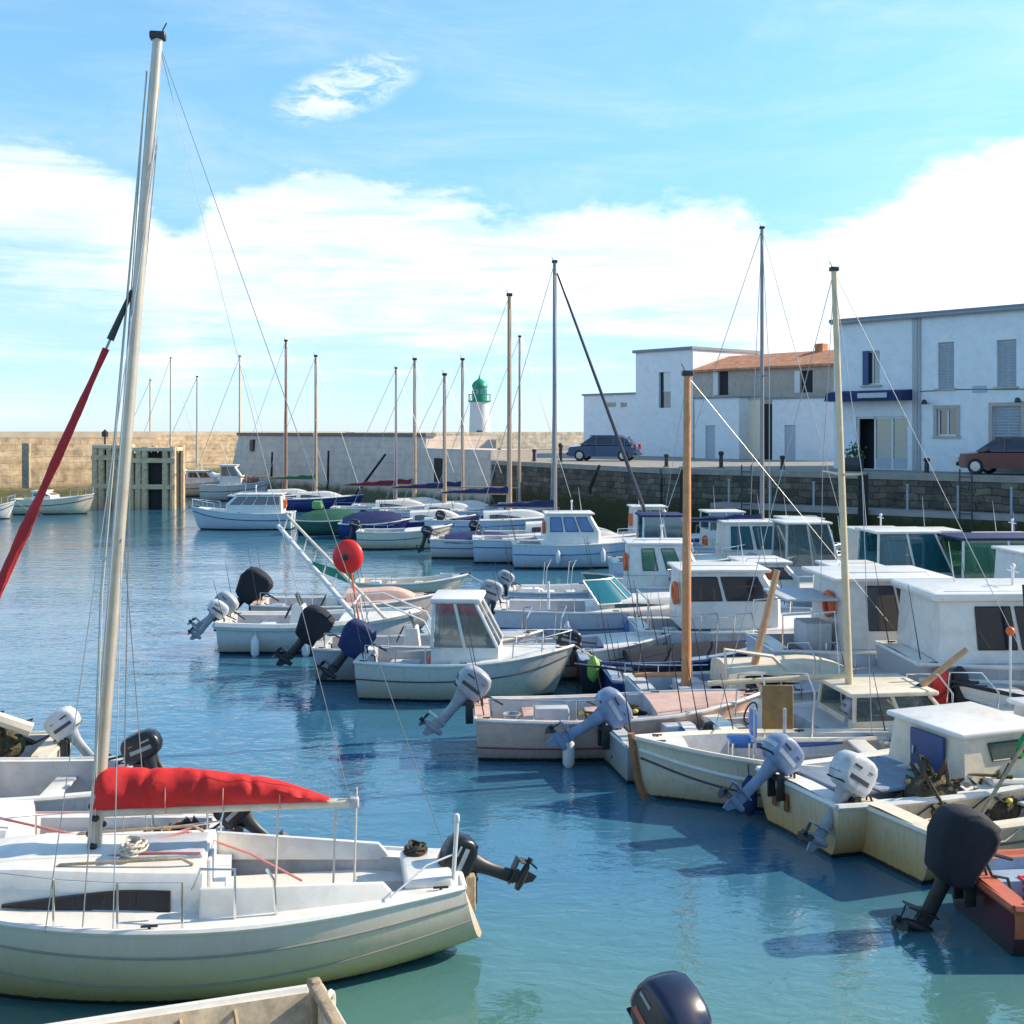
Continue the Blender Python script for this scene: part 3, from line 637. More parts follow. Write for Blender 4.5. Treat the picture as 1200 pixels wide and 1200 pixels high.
g = MB(); g.hexa([(0.1, -0.9, aw[2]), (aw[1], -0.9, aw[2]), (aw[1], -0.01, aw[2]), (0.1, -0.01, aw[2]), (0.1, -0.75, aw[3]), (aw[1], -0.75, aw[3]), (aw[1], -0.01, aw[3]+0.1), (0.1, -0.01, aw[3]+0.1)])
an = g.build('awning', navy, b1, smooth=False)
g = MB(); g.bbox(1.9, 3.4, -0.93, -0.905, aw[2]+0.12, aw[2]+0.34); g.build('name_board', mat('pale_board', (0.5, 0.52, 0.56), 0.6), an, smooth=False)
g = MB()
a_, b_, c_, e_ = shop
for u in (a_, a_+0.9, (a_+0.9+b_)/2, b_-0.09): g.bbox(u, u+0.09, 0.10, 0.2, c_, e_)
g.bbox(a_+0.09, b_-0.09, 0.1, 0.2, e_-0.1, e_); fr = g.build('shop_front', frame_w, b1, smooth=False)
g = MB(); g.bbox(a_+0.95, b_-0.05, 0.14, 0.16, c_+0.5, e_-0.05); g.build('shop_window', gclear, fr, smooth=False)
g = MB(); g.bbox(a_+0.99, b_-0.09, 0.11, 0.19, c_, c_+0.5); g.build('stall_riser', shut, fr, smooth=False)
g = MB(); g.bbox(a_+1.2, b_-0.3, 0.45, 0.75, c_+0.5, c_+1.2); g.build('display', stonetrim, fr, smooth=False)
v = fa.rect(1140, 1156, 452, 460); g = MB(); g.bbox(v[0], v[1], -0.04, 0, v[2], v[3]); g.build('vent', shut, b1, smooth=False)

# row of older houses with a tiled roof
fb2 = Facade(745, 84)
b2 = thing('tiled_house', 'older house with orange tiled roof and one tall white gable wing', 'house', fb2.A, fb2.rz)
s1 = fb2.s_of(812); s2 = fb2.s_of(990); zt = ZO(414, 84); ze = ZO(431, fb2.A.y+fb2.d.y*(s1+s2)/2)
r1 = fb2.rect(772, 786, 436, 478)
g = MB(); holed(g, s1, ZG, zt, [r1]); block(g, s1, 7, ZG, zt); g.build('gable_wall', render, b2, smooth=False)
g = MB(); g.bbox(-0.15, s1+0.1, -0.2, 7.1, zt+0.003, zt+0.2); g.build('parapet', roofg, b2, smooth=False)
g = MB(); a_, b_, c_, e_ = r1; g.bbox(a_+0.35, b_, 0.12, 0.16, c_+(e_-c_)*0.45, e_); g.build('blind', frame_w, b2, smooth=False)
g = MB(); g.bbox(a_-0.1, b_+0.1, 0.26, 0.3, c_-0.1, e_+0.1); g.build('pane', gdark, b2, smooth=False)
g = MB(); holes = [fb2.rect(842, 853, 434, 463), fb2.rect(938, 952, 434, 460)]
holes = [(h[0]-s1, h[1]-s1, h[2], min(h[3], ze-0.1)) for h in holes]
holed(g, s2-s1, ZG, ze, holes, 0.02); block(g, s2-s1, 7, ZG, ze, 0.02)
q = g.build('upper_wall', renderb, b2, smooth=False); q.location = (s1+0.01, 0, 0)
for i, h in enumerate(holes):
    g = MB(); g.bbox(h[0], h[1], 0.15, 0.19, h[2], h[3]); q = g.build('window', intd, b2, smooth=False); q.location = (s1, 0, 0)
    g = MB(); g.bbox(h[0]-0.42, h[0]-0.02, -0.04, 0.01, h[2], h[3]); q = g.build('shutter', frame_w, b2, smooth=False); q.location = (s1, 0, 0)
def tile_mat():
    m = bpy.data.materials.new('roof_tiles'); m.use_nodes = True; nt = m.node_tree; b = nt.nodes['Principled BSDF']; L = nt.links.new; b.inputs['Roughness'].default_value = 0.85
    t = nt.nodes.new('ShaderNodeTexCoord'); n = nt.nodes.new('ShaderNodeTexNoise'); L(t.outputs['Object'], n.inputs['Vector']); n.inputs['Scale'].default_value = 2.2; n.inputs['Detail'].default_value = 8
    r = nt.nodes.new('ShaderNodeValToRGB'); L(n.outputs[0], r.inputs[0]); r.color_ramp.elements[0].position = 0.35; r.color_ramp.elements[0].color = (0.50, 0.19, 0.09, 1)
    r.color_ramp.elements[1].position = 0.65; r.color_ramp.elements[1].color = (0.72, 0.34, 0.19, 1); L(r.outputs[0], b.inputs['Base Color'])
    wv = nt.nodes.new('ShaderNodeTexWave'); L(t.outputs['Object'], wv.inputs['Vector']); wv.inputs['Scale'].default_value = 2.2; wv.bands_direction = 'X'
    bp = nt.nodes.new('ShaderNodeBump'); bp.inputs['Distance'].default_value = 0.08; bp.inputs['Strength'].default_value = 0.8; L(wv.outputs[0], bp.inputs['Height']); L(bp.outputs[0], b.inputs['Normal'])
    return m
tm = tile_mat()
zr = ZO(413, fb2.A.y+fb2.d.y*(s1+s2)/2+2.6)
g = MB(); g.hexa([(s1+0.15, -0.35, ze-0.08), (s2+0.2, -0.35, ze-0.08), (s2+0.2, 3.6, zr-0.12), (s1+0.15, 3.6, zr-0.12),
                  (s1+0.15, -0.35, ze+0.06), (s2+0.2, -0.35, ze+0.06), (s2+0.2, 3.6, zr+0.02), (s1+0.15, 3.6, zr+0.02)])
g.hexa([(s1+0.15, 3.61, zr-0.12), (s2+0.2, 3.61, zr-0.12), (s2+0.2, 7.4, ze-0.08), (s1+0.15, 7.4, ze-0.08),
        (s1+0.15, 3.61, zr+0.02), (s2+0.2, 3.61, zr+0.02), (s2+0.2, 7.4, ze+0.06), (s1+0.15, 7.4, ze+0.06)])
rf = g.build('roof', tm, b2, smooth=False)
g = MB(); sc_ = fb2.s_of(922); g.bbox(sc_-0.3, sc_+0.3, 3.3, 3.9, zr-0.2, zr+0.45); g.build('chimney', tm, rf, smooth=False)
# lower white blocks in front of it
for (p0_, p1_, y0_, lab) in ((814, 866, -2.2, 'low white garage block left of the cream wall painted as sunlit'), (905, 985, -2.2, 'low white block right of the cream wall painted as sunlit, beside the shop')):
    f3 = Facade(745, 84); bb = thing('low_building', lab, 'building', f3.A, f3.rz, 'low white blocks below the tiled house')
    # shift towards the water by 2.2 m
    f3.A = f3.A+Vector((-0.765*2.2, -0.644*2.2, 0)); bb.location = f3.A
    u0, u1 = f3.s_of(p0_), f3.s_of(p1_); zz = ZO(467, f3.A.y+f3.d.y*(u0+u1)/2)
    dr_ = [(0.9, 1.7, ZG+0.02, ZG+2.1)]
    g = MB(); holed(g, u1-u0, ZG, zz, dr_, 0, 0.15); block(g, u1-u0, 2.17, ZG, zz); q = g.build('wall', render, bb, smooth=False); q.location = (u0, 0, 0)
    g = MB(); g.bbox(-0.08, u1-u0+0.08, -0.1, 2.16, zz+0.003, zz+0.12); q = g.build('roof', roofg, bb, smooth=False); q.location = (u0, 0, 0)
    g = MB(); g.bbox(0.91, 1.69, 0.08, 0.13, ZG+0.03, ZG+2.09); q = g.build('door', shut, bb, smooth=False); q.location = (u0, 0, 0)
f5 = Facade(745, 84); f5.A = f5.A+Vector((-0.765*1.2, -0.644*1.2, 0)); bb = thing('sunlit_wall_panel', 'tall cream wall panel coloured as if sunlit, between the two low white blocks', 'wall panel', f5.A, f5.rz)
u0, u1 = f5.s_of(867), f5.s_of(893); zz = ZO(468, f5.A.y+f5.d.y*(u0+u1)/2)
g = MB(); g.bbox(u0, u1, 0, 1.1, ZG, zz); g.build('panel', mat('sunlit_cream_paint', (0.88, 0.76, 0.56), .8, var=.06), bb, smooth=False)  # warm sunlight on this wall is put into its cream colour
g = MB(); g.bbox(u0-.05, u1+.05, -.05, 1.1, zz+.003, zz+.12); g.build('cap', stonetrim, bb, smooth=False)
g = MB(); g.bbox(u1+.003, u1+.8, .2, .5, ZG, zz-.3); g.build('door', intd, bb, smooth=False)
# small annex at the left
f4 = Facade(684, 92); b4 = thing('annex', 'small low white annex at the left end of the houses behind the blue car', 'building', f4.A, f4.rz)
Lx = f4.s_of(748); zz = ZO(463, 90)
hs = [f4.rect(709, 722, 471, 478), f4.rect(727, 735, 471, 478)]
g = MB(); holed(g, Lx, ZG, zz, hs, 0, 0.15); block(g, Lx, 5, ZG, zz); g.build('wall', render, b4, smooth=False)
g = MB(); g.bbox(-0.1, Lx+0.1, -0.12, 5.1, zz+0.003, zz+0.14); g.build('roof', roofg, b4, smooth=False)
for h in hs: win(b4, h, 'pane', 0.1)

# ------------------------------------------------------------------ cars on the quay
def car(label, loc, rz, paint, L=4.2, Wd=1.72, H=1.48):
    t = thing('parked_car', label, 'car', loc, rz, 'cars parked on the quay')
    body = [(-L/2, .32), (-L/2-.03, .55), (-L/2+.05, .86), (-L/2+.9, .93), (L/2-.35, .95), (L/2-.02, .82), (L/2, .40), (L/2-.1, .26), (-L/2+.1, .26)]
    g = MB(); n = 7; rings = []
    for k in range(n):
        u = -1+2*k/(n-1); ins = 0.10*abs(u)**4; zz_ = 0.05*abs(u)**3
        rings.append([(x*(1-ins*0.6), u*Wd/2, z-(zz_ if z > 0.6 else 0)) for x, z in body])
    g.loft(rings); g.build('body', paint, t, ang=45)
    prof = [(-L/2+.75, .92), (-L/2+1.45, H-.04), (-L/2+1.9, H), (L/2-1.05, H-.02), (L/2-.5, H-.2), (L/2-.3, .94)]
    g = MB(); rings = []
    for u in (-1, -0.9, 0, 0.9, 1):
        ins = 0.15*abs(u)
        rings.append([(x, u*(Wd/2-.05-(z-.92)*0.24), z-(0.05 if abs(u) == 1 and z > 1.2 else 0)) for x, z in prof])
    g.loft(rings); g.build('window', gdark, t, ang=45)
    g = MB(); g.rbox((0.15, 0, H+0.0), (L*0.42, Wd*0.68, 0.06), 0.03)
    for sy in (-1, 1):
        for xx in (-0.3, 0.75, L/2-0.62):
            g.tube((xx, sy*(Wd/2-.04), .92), (xx-(0.0 if xx < 1.2 else 0.1), sy*(Wd/2-.05-.12), H-.04), .035, n=6)
    g.build('roof', paint, t)
    for x in (-L/2+.78, L/2-.74):
        for sy in (-1, 1):
            m_ = Euler((R(90), 0, 0)).to_matrix()
            g = MB(); g.lathe([(.2, -.1), (.31, -.1), (.33, -.06), (.33, .06), (.31, .1), (.2, .1)], (x, sy*(Wd/2-.09), .33), 18, m_); wh = g.build('wheel', rubber, t)
            g = MB(); g.lathe([(.03, -.115), (.2, -.11), (.2, .11), (.03, .115)], (x, sy*(Wd/2-.09), .33), 12, m_); g.build('rim', alu, wh)
    lampw = mat('car_headlight', (0.7, 0.7, 0.72), 0.1); lampr = mat('car_tail_light', (0.5, 0.01, 0.01), 0.2)
    for sy in (-1, 1):
        g = MB(); g.rbox((-L/2+.07, sy*.62, .70), (.16, .32, .15), .04); g.build('headlight', lampw, t)
        g = MB(); g.rbox((L/2-.07, sy*.66, .84), (.14, .2, .3), .03); g.build('tail_light', lampr, t)
        g = MB(); g.rbox((-L/2+1.25, sy*(Wd/2+.08), .98), (.14, .16, .12), .03); g.build('wing_mirror', paint, t)
    g = MB(); g.rbox((-L/2+.0, 0, .42), (.1, Wd*.86, .16), .04); g.rbox((L/2-.0, 0, .42), (.1, Wd*.86, .16), .04); g.build('bumper', dmetal, t)
bluep = mat('car_blue', (0.012, 0.065, 0.16), 0.22, var=0.04, coat=0.6); redp = mat('car_red', (0.10, 0.004, 0.006), 0.22, var=0.04, coat=0.6)
c_ = W(708, 70, ZG); car('blue hatchback parked on the quay in front of the small annex', c_, R(-18), bluep, 4.1)
car('red car with dark windows parked before the white house at the right edge', (20.2, 47.6, ZG), R(-40), redp, 4.4)

# mooring posts and bollards on the quay
for k, (px_, Y_, h_, lab) in enumerate(((657, 66, 1.35, 'tall dark mooring post on the quay corner left of the blue car'), (781, 57.5, 0.8, 'black bollard on the quay edge below the gable house'),
        (845, 56, 1.0, 'black bollard on the quay edge before the left low block'), (917, 54, 0.8, 'black bollard on the quay edge right of the cream wall painted as sunlit'),
        (1086, 49.2, .8, 'black bollard on the quay between the shop and the red car'), (585, 70, 0.9, 'small bollard on the quay right of the lighthouse'), (626, 68, 0.9, 'small bollard on the quay next to the tall dark post'))):
    t = thing('bollard', lab, 'bollard', W(px_, Y_, ZG), 0, 'bollards along the quay'); g = MB()
    h_ *= .8; g.lathe([(.14, 0), (.14, .05), (.10, .08), (.09, h_*.75), (.13, h_*.8), (.135, h_*.92), (.08, h_)], n=14); g.build('post', dmetal, t)
    g = MB(); g.lathe([(.2, .0), (.2, .03), (.15, .035)], n=14); g.build('base', cope, t)
# café chalkboard and planter by the shop door
t = thing('flower_planter', 'dark square planter standing by the shop door', 'planter', W(1001, 51.8, ZG), R(-45)); g = MB(); g.rbox((0, 0, .3), (.7, .4, .6), .04); g.build('box', dmetal, t)
g = MB(); rnd = random.Random(5)
for k in range(160):
    p = Vector((rnd.gauss(0, .2), rnd.gauss(0, .13), .75+rnd.gauss(0, .16))); a = rnd.random()*6.3
    g.add([p, p+Vector((math.cos(a)*.1, math.sin(a)*.1, .04)), p+Vector((0, .03, .1))], [(0, 1, 2)])
g.build('foliage', mat('leaf', (0.05, 0.10, 0.03), 0.7, var=0.4), t, smooth=False)

# ------------------------------------------------------------------ boats
BOATS = []
class Boat:
    def __init__(s, name, label, cat, px, py, head, L, B, f0, fb, hull=None, anchor=0.0, tw=0.82, draft=0.28, sag=0.06, rake=0.35,
                 trake=-0.10, double=False, kstern=1.0, band=None, group='boats moored in the harbour', Y=None, p=2.4, heel=0, counter=0.0):
        hull = hull or HW
        h = R(head); pos = PW(px, py) if Y is None else W(px, Y)
        pos = pos-Vector((math.cos(h), math.sin(h), 0))*L*anchor
        s.root = thing(name, label, cat, pos, h, group); s.root.rotation_euler = (R(heel), 0, h)
        s.__dict__.update(L=L, B=B, f0=f0, fb=fb, tw=tw, draft=draft, sag=sag, rake=rake, trake=trake, double=double, ks=kstern, p=p, counter=counter)
        g = MB(); n = 26; nv = 9; rings = []
        for i in range(n+1):
            t = i/n; t = t if not double else t
            rings.append(s.section(t, nv))
        full = []
        for r in rings: full.append([Vector((q.x, -q.y, q.z)) for q in reversed(r)]+[q for q in r[1:]])
        m = len(full[0])
        for i in range(n):
            for j in range(m-1):
                v = abs(j+0.5-(m-1)/2)/((m-1)/2)
                g.mi = 1 if (band and v > 0.80) else 0
                g.add([full[i][j], full[i][j+1], full[i+1][j+1], full[i+1][j]], [(0, 1, 2, 3)])
        g.mi = 0; g.add(full[0], [tuple(range(m))])
        s.hull = g.build('hull', [hull, band] if band else hull, s.root, ang=50); BOATS.append(s)
    def hb(s, t):
        if s.double and t < 0.45: return max(0.0, 1-((0.45-t)/0.45)**2.2)*s.B/2
        if t < 0.45: return s.B/2*(s.tw+(1-s.tw)*math.sin(math.pi/2*t/0.45))
        return s.B/2*max(0.0, 1-((t-0.45)/0.55)**s.p)
    def sheer(s, t):
        z = s.f0+(s.fb-s.f0)*t**2-s.sag*math.sin(math.pi*t)
        if s.double: z += max(0, 0.45-t)**2*0.9
        return z
    def keel(s, t):
        z = -s.draft
        if t > 0.7: z += (s.draft+0.12)*((t-0.7)/0.3)**2.2
        if s.counter and t < 0.5: z += (s.draft+s.counter)*((0.5-t)/0.5)**1.8
        if s.double and t < 0.2: z += (s.draft)*((0.2-t)/0.2)**2
        return z
    def section(s, t, nv):
        hb, sh, k = s.hb(t), s.sheer(t), s.keel(t); out = []
        for j in range(nv):
            v = j/(nv-1); a = v*math.pi/2; w_ = min(1, t**3*1.1)
            y = hb*((1-w_)*math.sin(a)**0.8+w_*v**0.85); z = k+(sh-k)*((1-w_)*(1-math.cos(a))+w_*v)
            x = s.L*t-s.rake*(1-v)*t**6+s.trake*(1-v)*(1-t)**5*(-1)
            if s.double: x += s.rake*0.5*(1-v)*(1-t)**8
            out.append(Vector((x, y, z)))
        return out
    def rim(s, side, t0=0, t1=1, n=24, dz=0.0, inset=0.0):
        return [Vector((s.L*(t0+(t1-t0)*i/n), side*max(0, s.hb(t0+(t1-t0)*i/n)-inset), s.sheer(t0+(t1-t0)*i/n)+dz)) for i in range(n+1)]
    def rail(s, material, r=0.028, t0=0.0, t1=1.0, name='gunwale', stern=True, drop=0.0):
        g = MB()
        for sd_ in (-1, 1): g.path(s.rim(sd_, t0, t1, dz=0.0-drop), r, n=6)
        if stern and not s.double and t0 == 0: g.path([s.rim(-1)[0], s.rim(1)[0]], r*0.95, n=6)
        return g.build(name, material, s.root)
    def rub(s, material, v=0.72, r=0.022, name='rubbing_strake', t0=0.0, t1=0.99):
        g = MB()
        for sd_ in (-1, 1):
            pts_ = []
            for i in range(25):
                t = t0+(t1-t0)*i/24; sec = s.section(t, 21); q = sec[int(v*20)]; pts_.append(Vector((q.x, sd_*(q.y+0.004), q.z)))
            g.path(pts_, r, n=6)
        return g.build(name, material, s.root)
    def deck(s, c0, c1, zf, gw=0.12, deckM=None, inM=None, camber=0.05):
        """deck with a well between stations c0 and c1 (fractions), its sole at zf"""
        st = []
        n = 24
        for i in range(n+1):
            t = i/n; st.append((t, c0 < t < c1))
        st = [q for q in st if abs(q[0]-c0) > 0.012 and abs(q[0]-c1) > 0.012]
        if c1 > c0:
            st += [(c0, False), (c0+0.0006, True), (c1-0.0006, True), (c1, False)]
        st.sort()
        rows = []
        for t, well in st:
            hb, sh = s.hb(t), s.sheer(t); x = s.L*t
            yi = max(0.0, hb-gw)
            if well: yb = yi*0.93; zi = zf
            else: yb = yi*0.85; zi = sh+0.012+camber*min(1, hb/(s.B/2))*0.6
            zc = zf if well else sh+0.012+camber*min(1, hb/(s.B/2))
            rows.append(([Vector((x, -hb, sh)), Vector((x, -yi, sh+0.012)), Vector((x, -yb, zi)), Vector((x, 0, zc)), Vector((x, yb, zi)), Vector((x, yi, sh+0.012)), Vector((x, hb, sh))], well))
        gd, gi = MB(), MB()
        for i in range(len(rows)-1):
            (a, wa), (b, wb) = rows[i], rows[i+1]
            for j in range(6):
                tgt = gi if ((wa or wb) and 1 <= j <= 4) else gd
                tgt.add([a[j], a[j+1], b[j+1], b[j]], [(0, 1, 2, 3)])
        gd.build('deck', deckM or gel, s.root, ang=30)
        if c1 > c0: gi.build('cockpit', inM or gel2, s.root, ang=30)
    def thwart(s, t, z, d=0.26, material=None, th=0.04):
        hb = s.hb(t)-0.1; g = MB(); g.rbox((s.L*t, 0, z), (d, hb*2, th), 0.015); return g.build('thwart', material or gel, s.root)
    def bench(s, x0, x1, z0, z1, material=None):
        for sd_ in (-1, 1):
            g = MB(); y1 = min(s.hb(x0/s.L), s.hb(x1/s.L))-0.13; g.hexa([(x0, sd_*y1-0.02, z0), (x1, sd_*y1-0.02, z0), (x1, sd_*(y1-0.34), z0), (x0, sd_*(y1-0.34), z0),
                (x0, sd_*y1-0.02, z1), (x1, sd_*y1-0.02, z1), (x1, sd_*(y1-0.34), z1), (x0, sd_*(y1-0.34), z1)]); g.build('bench', material or gel, s.root)
    def cabin(s, x0, x1, wd, z0, z1, kind='solid', front=0.25, back=0.05, tuck=0.08, roofM=None, wallM=None, glass=None, sill=None, over=0.10, wins=None, rth=0.07, nm='cabin', roof=True, fpane=True):
        """kind solid: closed walls with windows let in; open: posts and panes all round under a hard top"""
        wallM = wallM or gel; glass = glass or gdark; sill = sill if sill is not None else z0+(z1-z0)*0.5
        f = lambda z: (z-z0)/(z1-z0)
        X0 = lambda z: x0+back*f(z)
        def X1(z): return x1-front*max(0, (z-sill)/(z1-sill))
        YW = lambda z: wd/2-tuck*f(z)
        g = MB()
        if kind == 'solid':
            rings = []
            for z in (z0, sill, z1): rings.append([(X0(z), -YW(z), z), (X1(z)-0.08, -YW(z), z), (X1(z), -YW(z)+0.12, z), (X1(z), YW(z)-0.12, z), (X1(z)-0.08, YW(z), z), (X0(z), YW(z), z)])
            g.loft(rings)
            c = g.build(nm, wallM, s.root, ang=25)
            wins = wins or [(0.12, 0.52), (0.58, 0.92)]
            h0, h1 = sill, z1-0.09
            for sd_ in (-1, 1):
                for a, b in wins:
                    g = MB(); P = []
                    for (u, z) in ((a, h0), (b, h0), (b, h1), (a, h1)):
                        xx = X0(z)+(X1(z)-0.1-X0(z))*u; P.append((xx, z))
                    rs = []
                    for off in (-0.004, 0.012): rs.append([Vector((x, sd_*(YW(z)+off), z)) for x, z in P])
                    g.loft(rs); wn_ = g.build('window', glass, c, smooth=False)
                    g = MB()
                    for k in range(4):
                        q0, q1 = rs[1][k], rs[1][(k+1) % 4]; g.tube(q0, q1, 0.012, n=4)
                    g.build('window_frame', dmetal, c, smooth=False)
            if fpane:
                for (a, b) in ((-0.9, -0.06), (0.06, 0.9)):
                    g = MB(); rs = []
                    for off in (-0.004, 0.012): rs.append([Vector((X1(z)+off, u*(YW(z)-0.14), z)) for u, z in ((a, h0+0.02), (b, h0+0.02), (b, h1), (a, h1))])
                    g.loft(rs); g.build('windscreen', glass, c, smooth=False)
        else:
            rings = [[(X0(z), -YW(z), z), (X1(z), -YW(z), z), (X1(z), YW(z), z), (X0(z), YW(z), z)] for z in (z0, sill)]
            g.loft(rings)
            c = g.build(nm, wallM, s.root, ang=25)
            g = MB()
            for sd_ in (-1, 1):
                for u in (0, 0.5, 1):
                    xa = X0(sill)+(X1(sill)-X0(sill))*u; xb = X0(z1)+(X1(z1)-X0(z1))*u
                    g.tube((xa, sd_*YW(sill), sill-0.02), (xb, sd_*YW(z1), z1), 0.032, n=6)
            g.tube((X1(sill), 0, sill), (X1(z1), 0, z1), 0.022, n=6)
            g.build('post', wallM, c)
            for sd_ in (-1, 1):
                g = MB(); g.hexa([(X0(sill)+0.04, sd_*YW(sill)-0.006, sill), (X1(sill), sd_*YW(sill)-0.006, sill), (X1(sill), sd_*YW(sill)+0.006, sill), (X0(sill)+0.04, sd_*YW(sill)+0.006, sill),
                    (X0(z1)+0.04, sd_*YW(z1)-0.006, z1), (X1(z1), sd_*YW(z1)-0.006, z1), (X1(z1), sd_*YW(z1)+0.006, z1), (X0(z1)+0.04, sd_*YW(z1)+0.006, z1)]); g.build('side_window', glass, c, smooth=False)
            g = MB(); g.hexa([(X1(sill)-0.006, -YW(sill), sill), (X1(sill)+0.006, -YW(sill), sill), (X1(sill)+0.006, YW(sill), sill), (X1(sill)-0.006, YW(sill), sill),
                (X1(z1)-0.006, -YW(z1), z1), (X1(z1)+0.006, -YW(z1), z1), (X1(z1)+0.006, YW(z1), z1), (X1(z1)-0.006, YW(z1), z1)]); g.build('windscreen', glass, c, smooth=False)
        if roof:
            g = MB(); xa, xb = X0(z1)-over, X1(z1)+over*1.3; g.rbox(((xa+xb)/2, 0, z1+rth/2+0.003), (xb-xa, 2*(YW(z1)+over*0.7), rth), rth*0.45)
            g.build('roof', roofM or gel, c)
        return c
    def windshield(s, x, z, h, wd, glass=None, rk=0.35):
        g = MB(); a, b = [], []
        for i in range(9):
            u = -1+i/4; xx = x-0.38*abs(u)**2.2; a.append(Vector((xx-.5*abs(u)**3, u*wd/2, z))); b.append(Vector((xx-rk-.35*abs(u)**3, u*wd/2*0.86, z+h)))
        g.loft([a, b], closed=False, cap=False); w_ = g.build('windscreen', glass or gteal, s.root)
        g = MB(); g.path(a, 0.018); g.path(b, 0.02)
        for i in (0, 2, 4, 6, 8): g.tube(a[i], b[i], 0.016)
        g.build('windscreen_frame', alu, w_)
    def motor(s, tilt=50, y=0.0, cowl=None, sc=1.0, band=None, cover=False, steer=0, x=-0.05, z=None):
        cowl = cowl or black
        if not cover and band is None: band = {id(black): greyc, id(bluec): whitec, id(whitec): DARKS, id(greyc): DARKS}.get(id(cowl))
        root_ = s.root; z = z if z is not None else s.sheer(0)+0.04
        M = Matrix.Translation((x, y, z)) @ Matrix.Rotation(R(steer), 4, 'Z') @ Matrix.Rotation(R(tilt), 4, 'Y') @ Matrix.Scale(sc, 4)
        g = MB()
        # leg (mid section), anti-ventilation plate, gearcase, skeg, bracket
        rings = []
        for z_, hx, hy, cx in ((0.16, .17, .11, -.20), (0.04, .13, .08, -.20), (-.10, .095, .06, -.20), (-.22, .082, .05, -.205), (-.48, .085, .036, -.22), (-.58, .10, .032, -.24)):
            rings.append([Vector((cx+hx*math.cos(a)*(1.0), hy*math.sin(a), z_)) for a in [2*math.pi*k/12 for k in range(12)]])
        g.loft(rings)
        g.rbox((-.30, 0, -.50), (.34, .17, .02), .008)
        mm = Euler((0, R(90), 0)).to_matrix()
        g.lathe([(.012, -.20), (.04, -.15), (.055, -.05), (.055, .08), (.035, .17)], (-.26, 0, -.66), 12, mm)
        g.hexa([(-.34, -.012, -.84), (-.26, -.012, -.82), (-.26, .012, -.82), (-.34, .012, -.84), (-.36, -.02, -.66), (-.16, -.02, -.66), (-.16, .02, -.66), (-.36, .02, -.66)])
        g.hexa([(-.33, -.025, -.66), (-.17, -.025, -.66), (-.17, .025, -.66), (-.33, .025, -.66), (-.31, -.03, -.5), (-.16, -.03, -.5), (-.16, .03, -.5), (-.31, .03, -.5)])
        om = g.build('outboard_motor', (greyc if cowl in (greyc, bluec, whitec) else dmetal) if cowl is not bluec else bluec, root_, M=M)
        g = MB()
        rings = []
        kz = .86+.30*((px_seed(s)*1.7) % 1); kx = .9+.2*((px_seed(s)*3.1) % 1)
        prof = [(.03, .07), (-.16, .055), (-.34, .07), (-.43, .12), (-.475, .22), (-.47, .34), (-.435, .43), (-.36, .485), (-.22, .51), (-.06, .50), (.03, .465), (.075, .39), (.085, .28), (.07, .15)]
        for y_, k in ((-.165, .70), (-.160, .84), (-.140, .94), (-.105, .99), (0, 1.015), (.105, .99), (.140, .94), (.160, .84), (.165, .70)):
            rings.append([Vector((-.19+(px_+.19)*k*kx, y_, .06+(.22+(pz_-.28)*k)*kz)) for px_, pz_ in prof])
        if cover:
            rnd = random.Random(int(px_seed(s)*7))
            rings = [[v+Vector((rnd.uniform(-.018, .018), rnd.uniform(-.018, .018), rnd.uniform(-.01, .01))) for v in
                      [Vector((-.19+(v.x+.19)*1.14, v.y*1.2, v.z*1.04)) for v in r_]] for r_ in rings]
            for r_ in rings:
                for q in (0, 1, 2, 3, 13): r_[q].z -= .20+.02*(q % 2); r_[q].x = -.2+(r_[q].x+.2)*.75
        g.loft(rings); g.build('cowling', cowl, om, M=M)
        if band:
            g = MB(); rr_ = []
            for z_, q in ((.21, 1.012), (.27, 1.02)): rr_.append([Vector((-.195+.283*math.copysign(abs(math.cos(a))**.45, math.cos(a)), .170*math.copysign(abs(math.sin(a))**.45, math.sin(a)), z_)) for a in [2*math.pi*k/24 for k in range(24)]])
            g.loft(rr_, cap=False); g.build('cowl_band', band, om, M=M)
        g = MB()
        for k in range(3):
            a = 2*math.pi*k/3; m3 = Matrix.Rotation(a, 3, 'X')
            pts = [Vector((-.47, y_, z_)) for y_, z_ in ((.0, .02), (.06, .06), (.07, .12), (.01, .15), (-.04, .11), (-.03, .04))]
            pf = [Vector((p.x+p.y*0.45, p.y, p.z)) for p in pts]; pb = [v+Vector((.012, 0, 0)) for v in pf]
            q = [m3 @ Vector((v.x, v.y, v.z))+Vector((0, 0, -.66)) for v in pf]; q2 = [m3 @ Vector((v.x, v.y, v.z))+Vector((0, 0, -.66)) for v in pb]
            g.loft([q, q2])
        g.lathe([(.035, -.26), (.03, -.20), (.015, -.17)], (-.26, 0, -.66), 10, mm)
        g.build('propeller', dmetal, om, M=M)
        g = MB(); g.path([(.06, -.10, .20), (.16, -.13, .10), (.30, -.16, .14), (.48, -.2, -.10)], .016, n=6); g.path([(.06, -.06, .18), (.2, -.06, .02), (.4, -.05, -.16)], .012, n=6)
        g.build('control_cable', rubber, om, M=M)
        g = MB(); g.rbox((-.19, 0, .125), (.50, .30, .022), .01); g.build('cowl_seam', rubber, om, M=M)
        g = MB()
        for sy in (-1, 1):
            g.rbox((-.30, sy*.168, .36*kz), (.13, .008, .03), .003); g.rbox((-.07, sy*.168, .36*kz), (.07, .008, .012), .003)
        g.build('vent', DARKS if cowl in (whitec, greyc, bluec) else greyc, om, M=M)
        # clamp bracket on the transom, does not tilt
        M2 = Matrix.Translation((x, y, z)) @ Matrix.Scale(sc, 4)
        g = MB()
